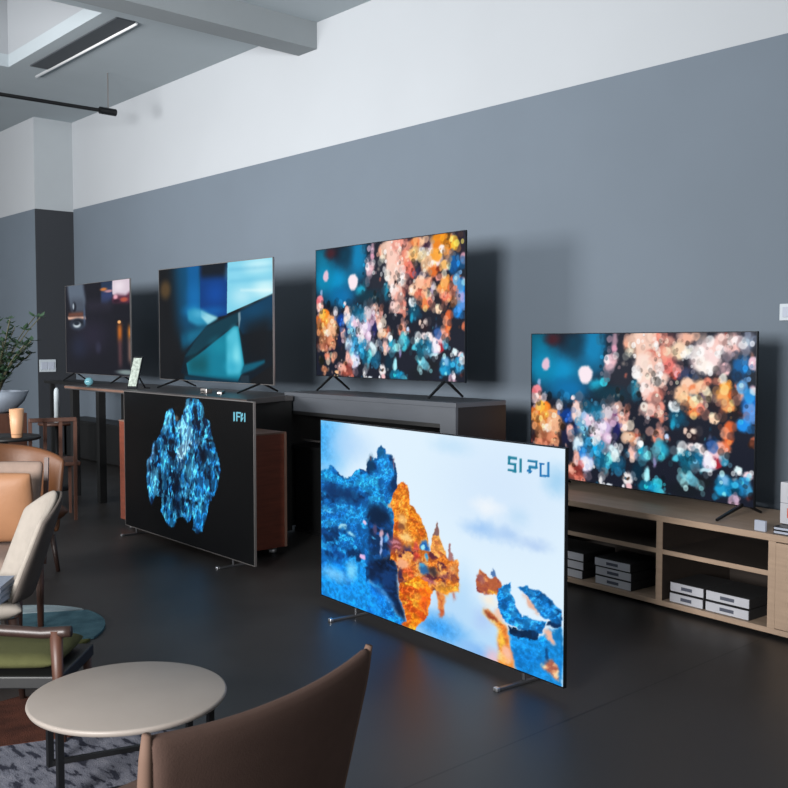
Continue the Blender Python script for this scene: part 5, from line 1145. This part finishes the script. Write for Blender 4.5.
for k in range(34):
    a_ = R_.uniform(0, 2*PI); sp = R_.uniform(.05, .30); hgt = R_.uniform(.22, .66)
    pts = [Vector((.05*math.cos(a_)*q+sp*math.cos(a_)*q*q, .05*math.sin(a_)*q+sp*math.sin(a_)*q*q, hgt*q)) for q in [i/6 for i in range(7)]]
    for p, q in zip(pts, pts[1:]): add_bar(st, p, q, .004, n=5)
    for p in pts[2:]:
        for _ in range(4):
            b_ = R_.uniform(0, 2*PI); d = Vector((math.cos(b_), math.sin(b_), R_.uniform(.1, .9))).normalized(); l = R_.uniform(.05, .09)
            sd = d.cross(Vector((0, 0, 1))).normalized()*l*.26; up = d.cross(sd).normalized()*.006
            v = [lf.verts.new(x) for x in (p, p+d*l*.45+sd, p+d*l, p+d*l*.45-sd, p+d*l*.45+up)]
            for i in range(4): lf.faces.new((v[i], v[(i+1) % 4], v[4]))
            lf.faces.new((v[0], v[3], v[2], v[1]))
obj('stem', st, M['stem'], t); o = obj('foliage', lf, M['leaf'], t); o['kind'] = 'stuff'

# ------------------------------------------------------------------ light: window daylight behind the viewer, plus an added fill lamp at left
def area(name, loc, aim, sx_, sy_, col, power, spread=180):
    l = bpy.data.lights.new(name, 'AREA'); l.shape = 'RECTANGLE'; l.size = sx_; l.size_y = sy_; l.energy = power; l.color = col; l.spread = math.radians(spread)
    o = bpy.data.objects.new(name, l); C.objects.link(o); o.location = loc
    o.rotation_euler = (Vector(aim)-Vector(loc)).to_track_quat('-Z', 'Y').to_euler(); return o
area('window_and_fill_light', (-.6, -3.0, 1.9), (-6.8, 5.0, 2.7), 1.5, 1.3, (1.0, .985, .975), 340, 105)
area('window_and_fill_light', (-7.0, -3.2, 2.1), (-8.6, 5.0, 2.8), 2.6, 1.6, (1.0, .985, .975), 270, 110)  # unseen fill lamp, added to brighten the left side
W = bpy.data.worlds.new('daylight'); bpy.context.scene.world = W; W.use_nodes = True
W.node_tree.nodes['Background'].inputs[0].default_value = (.82, .83, .85, 1); W.node_tree.nodes['Background'].inputs[1].default_value = .62

# ------------------------------------------------------------------ camera
TH = math.atan(859/960); PT = math.atan(51/960)
cam = bpy.data.cameras.new('camera'); cam.sensor_width = 36; cam.lens = 36*960/788; cam.clip_start = .05
co = bpy.data.objects.new('camera', cam); C.objects.link(co); co.location = (0, 0, 1.35)
d = Vector((-math.cos(TH)*math.cos(PT), math.sin(TH)*math.cos(PT), -math.sin(PT)))
co.rotation_euler = d.to_track_quat('-Z', 'Y').to_euler()
bpy.context.scene.camera = co
vs = bpy.context.scene.view_settings; vs.view_transform = 'Standard'; vs.look = 'None'; vs.exposure = 0; vs.gamma = 1; vs.use_curve_mapping = False
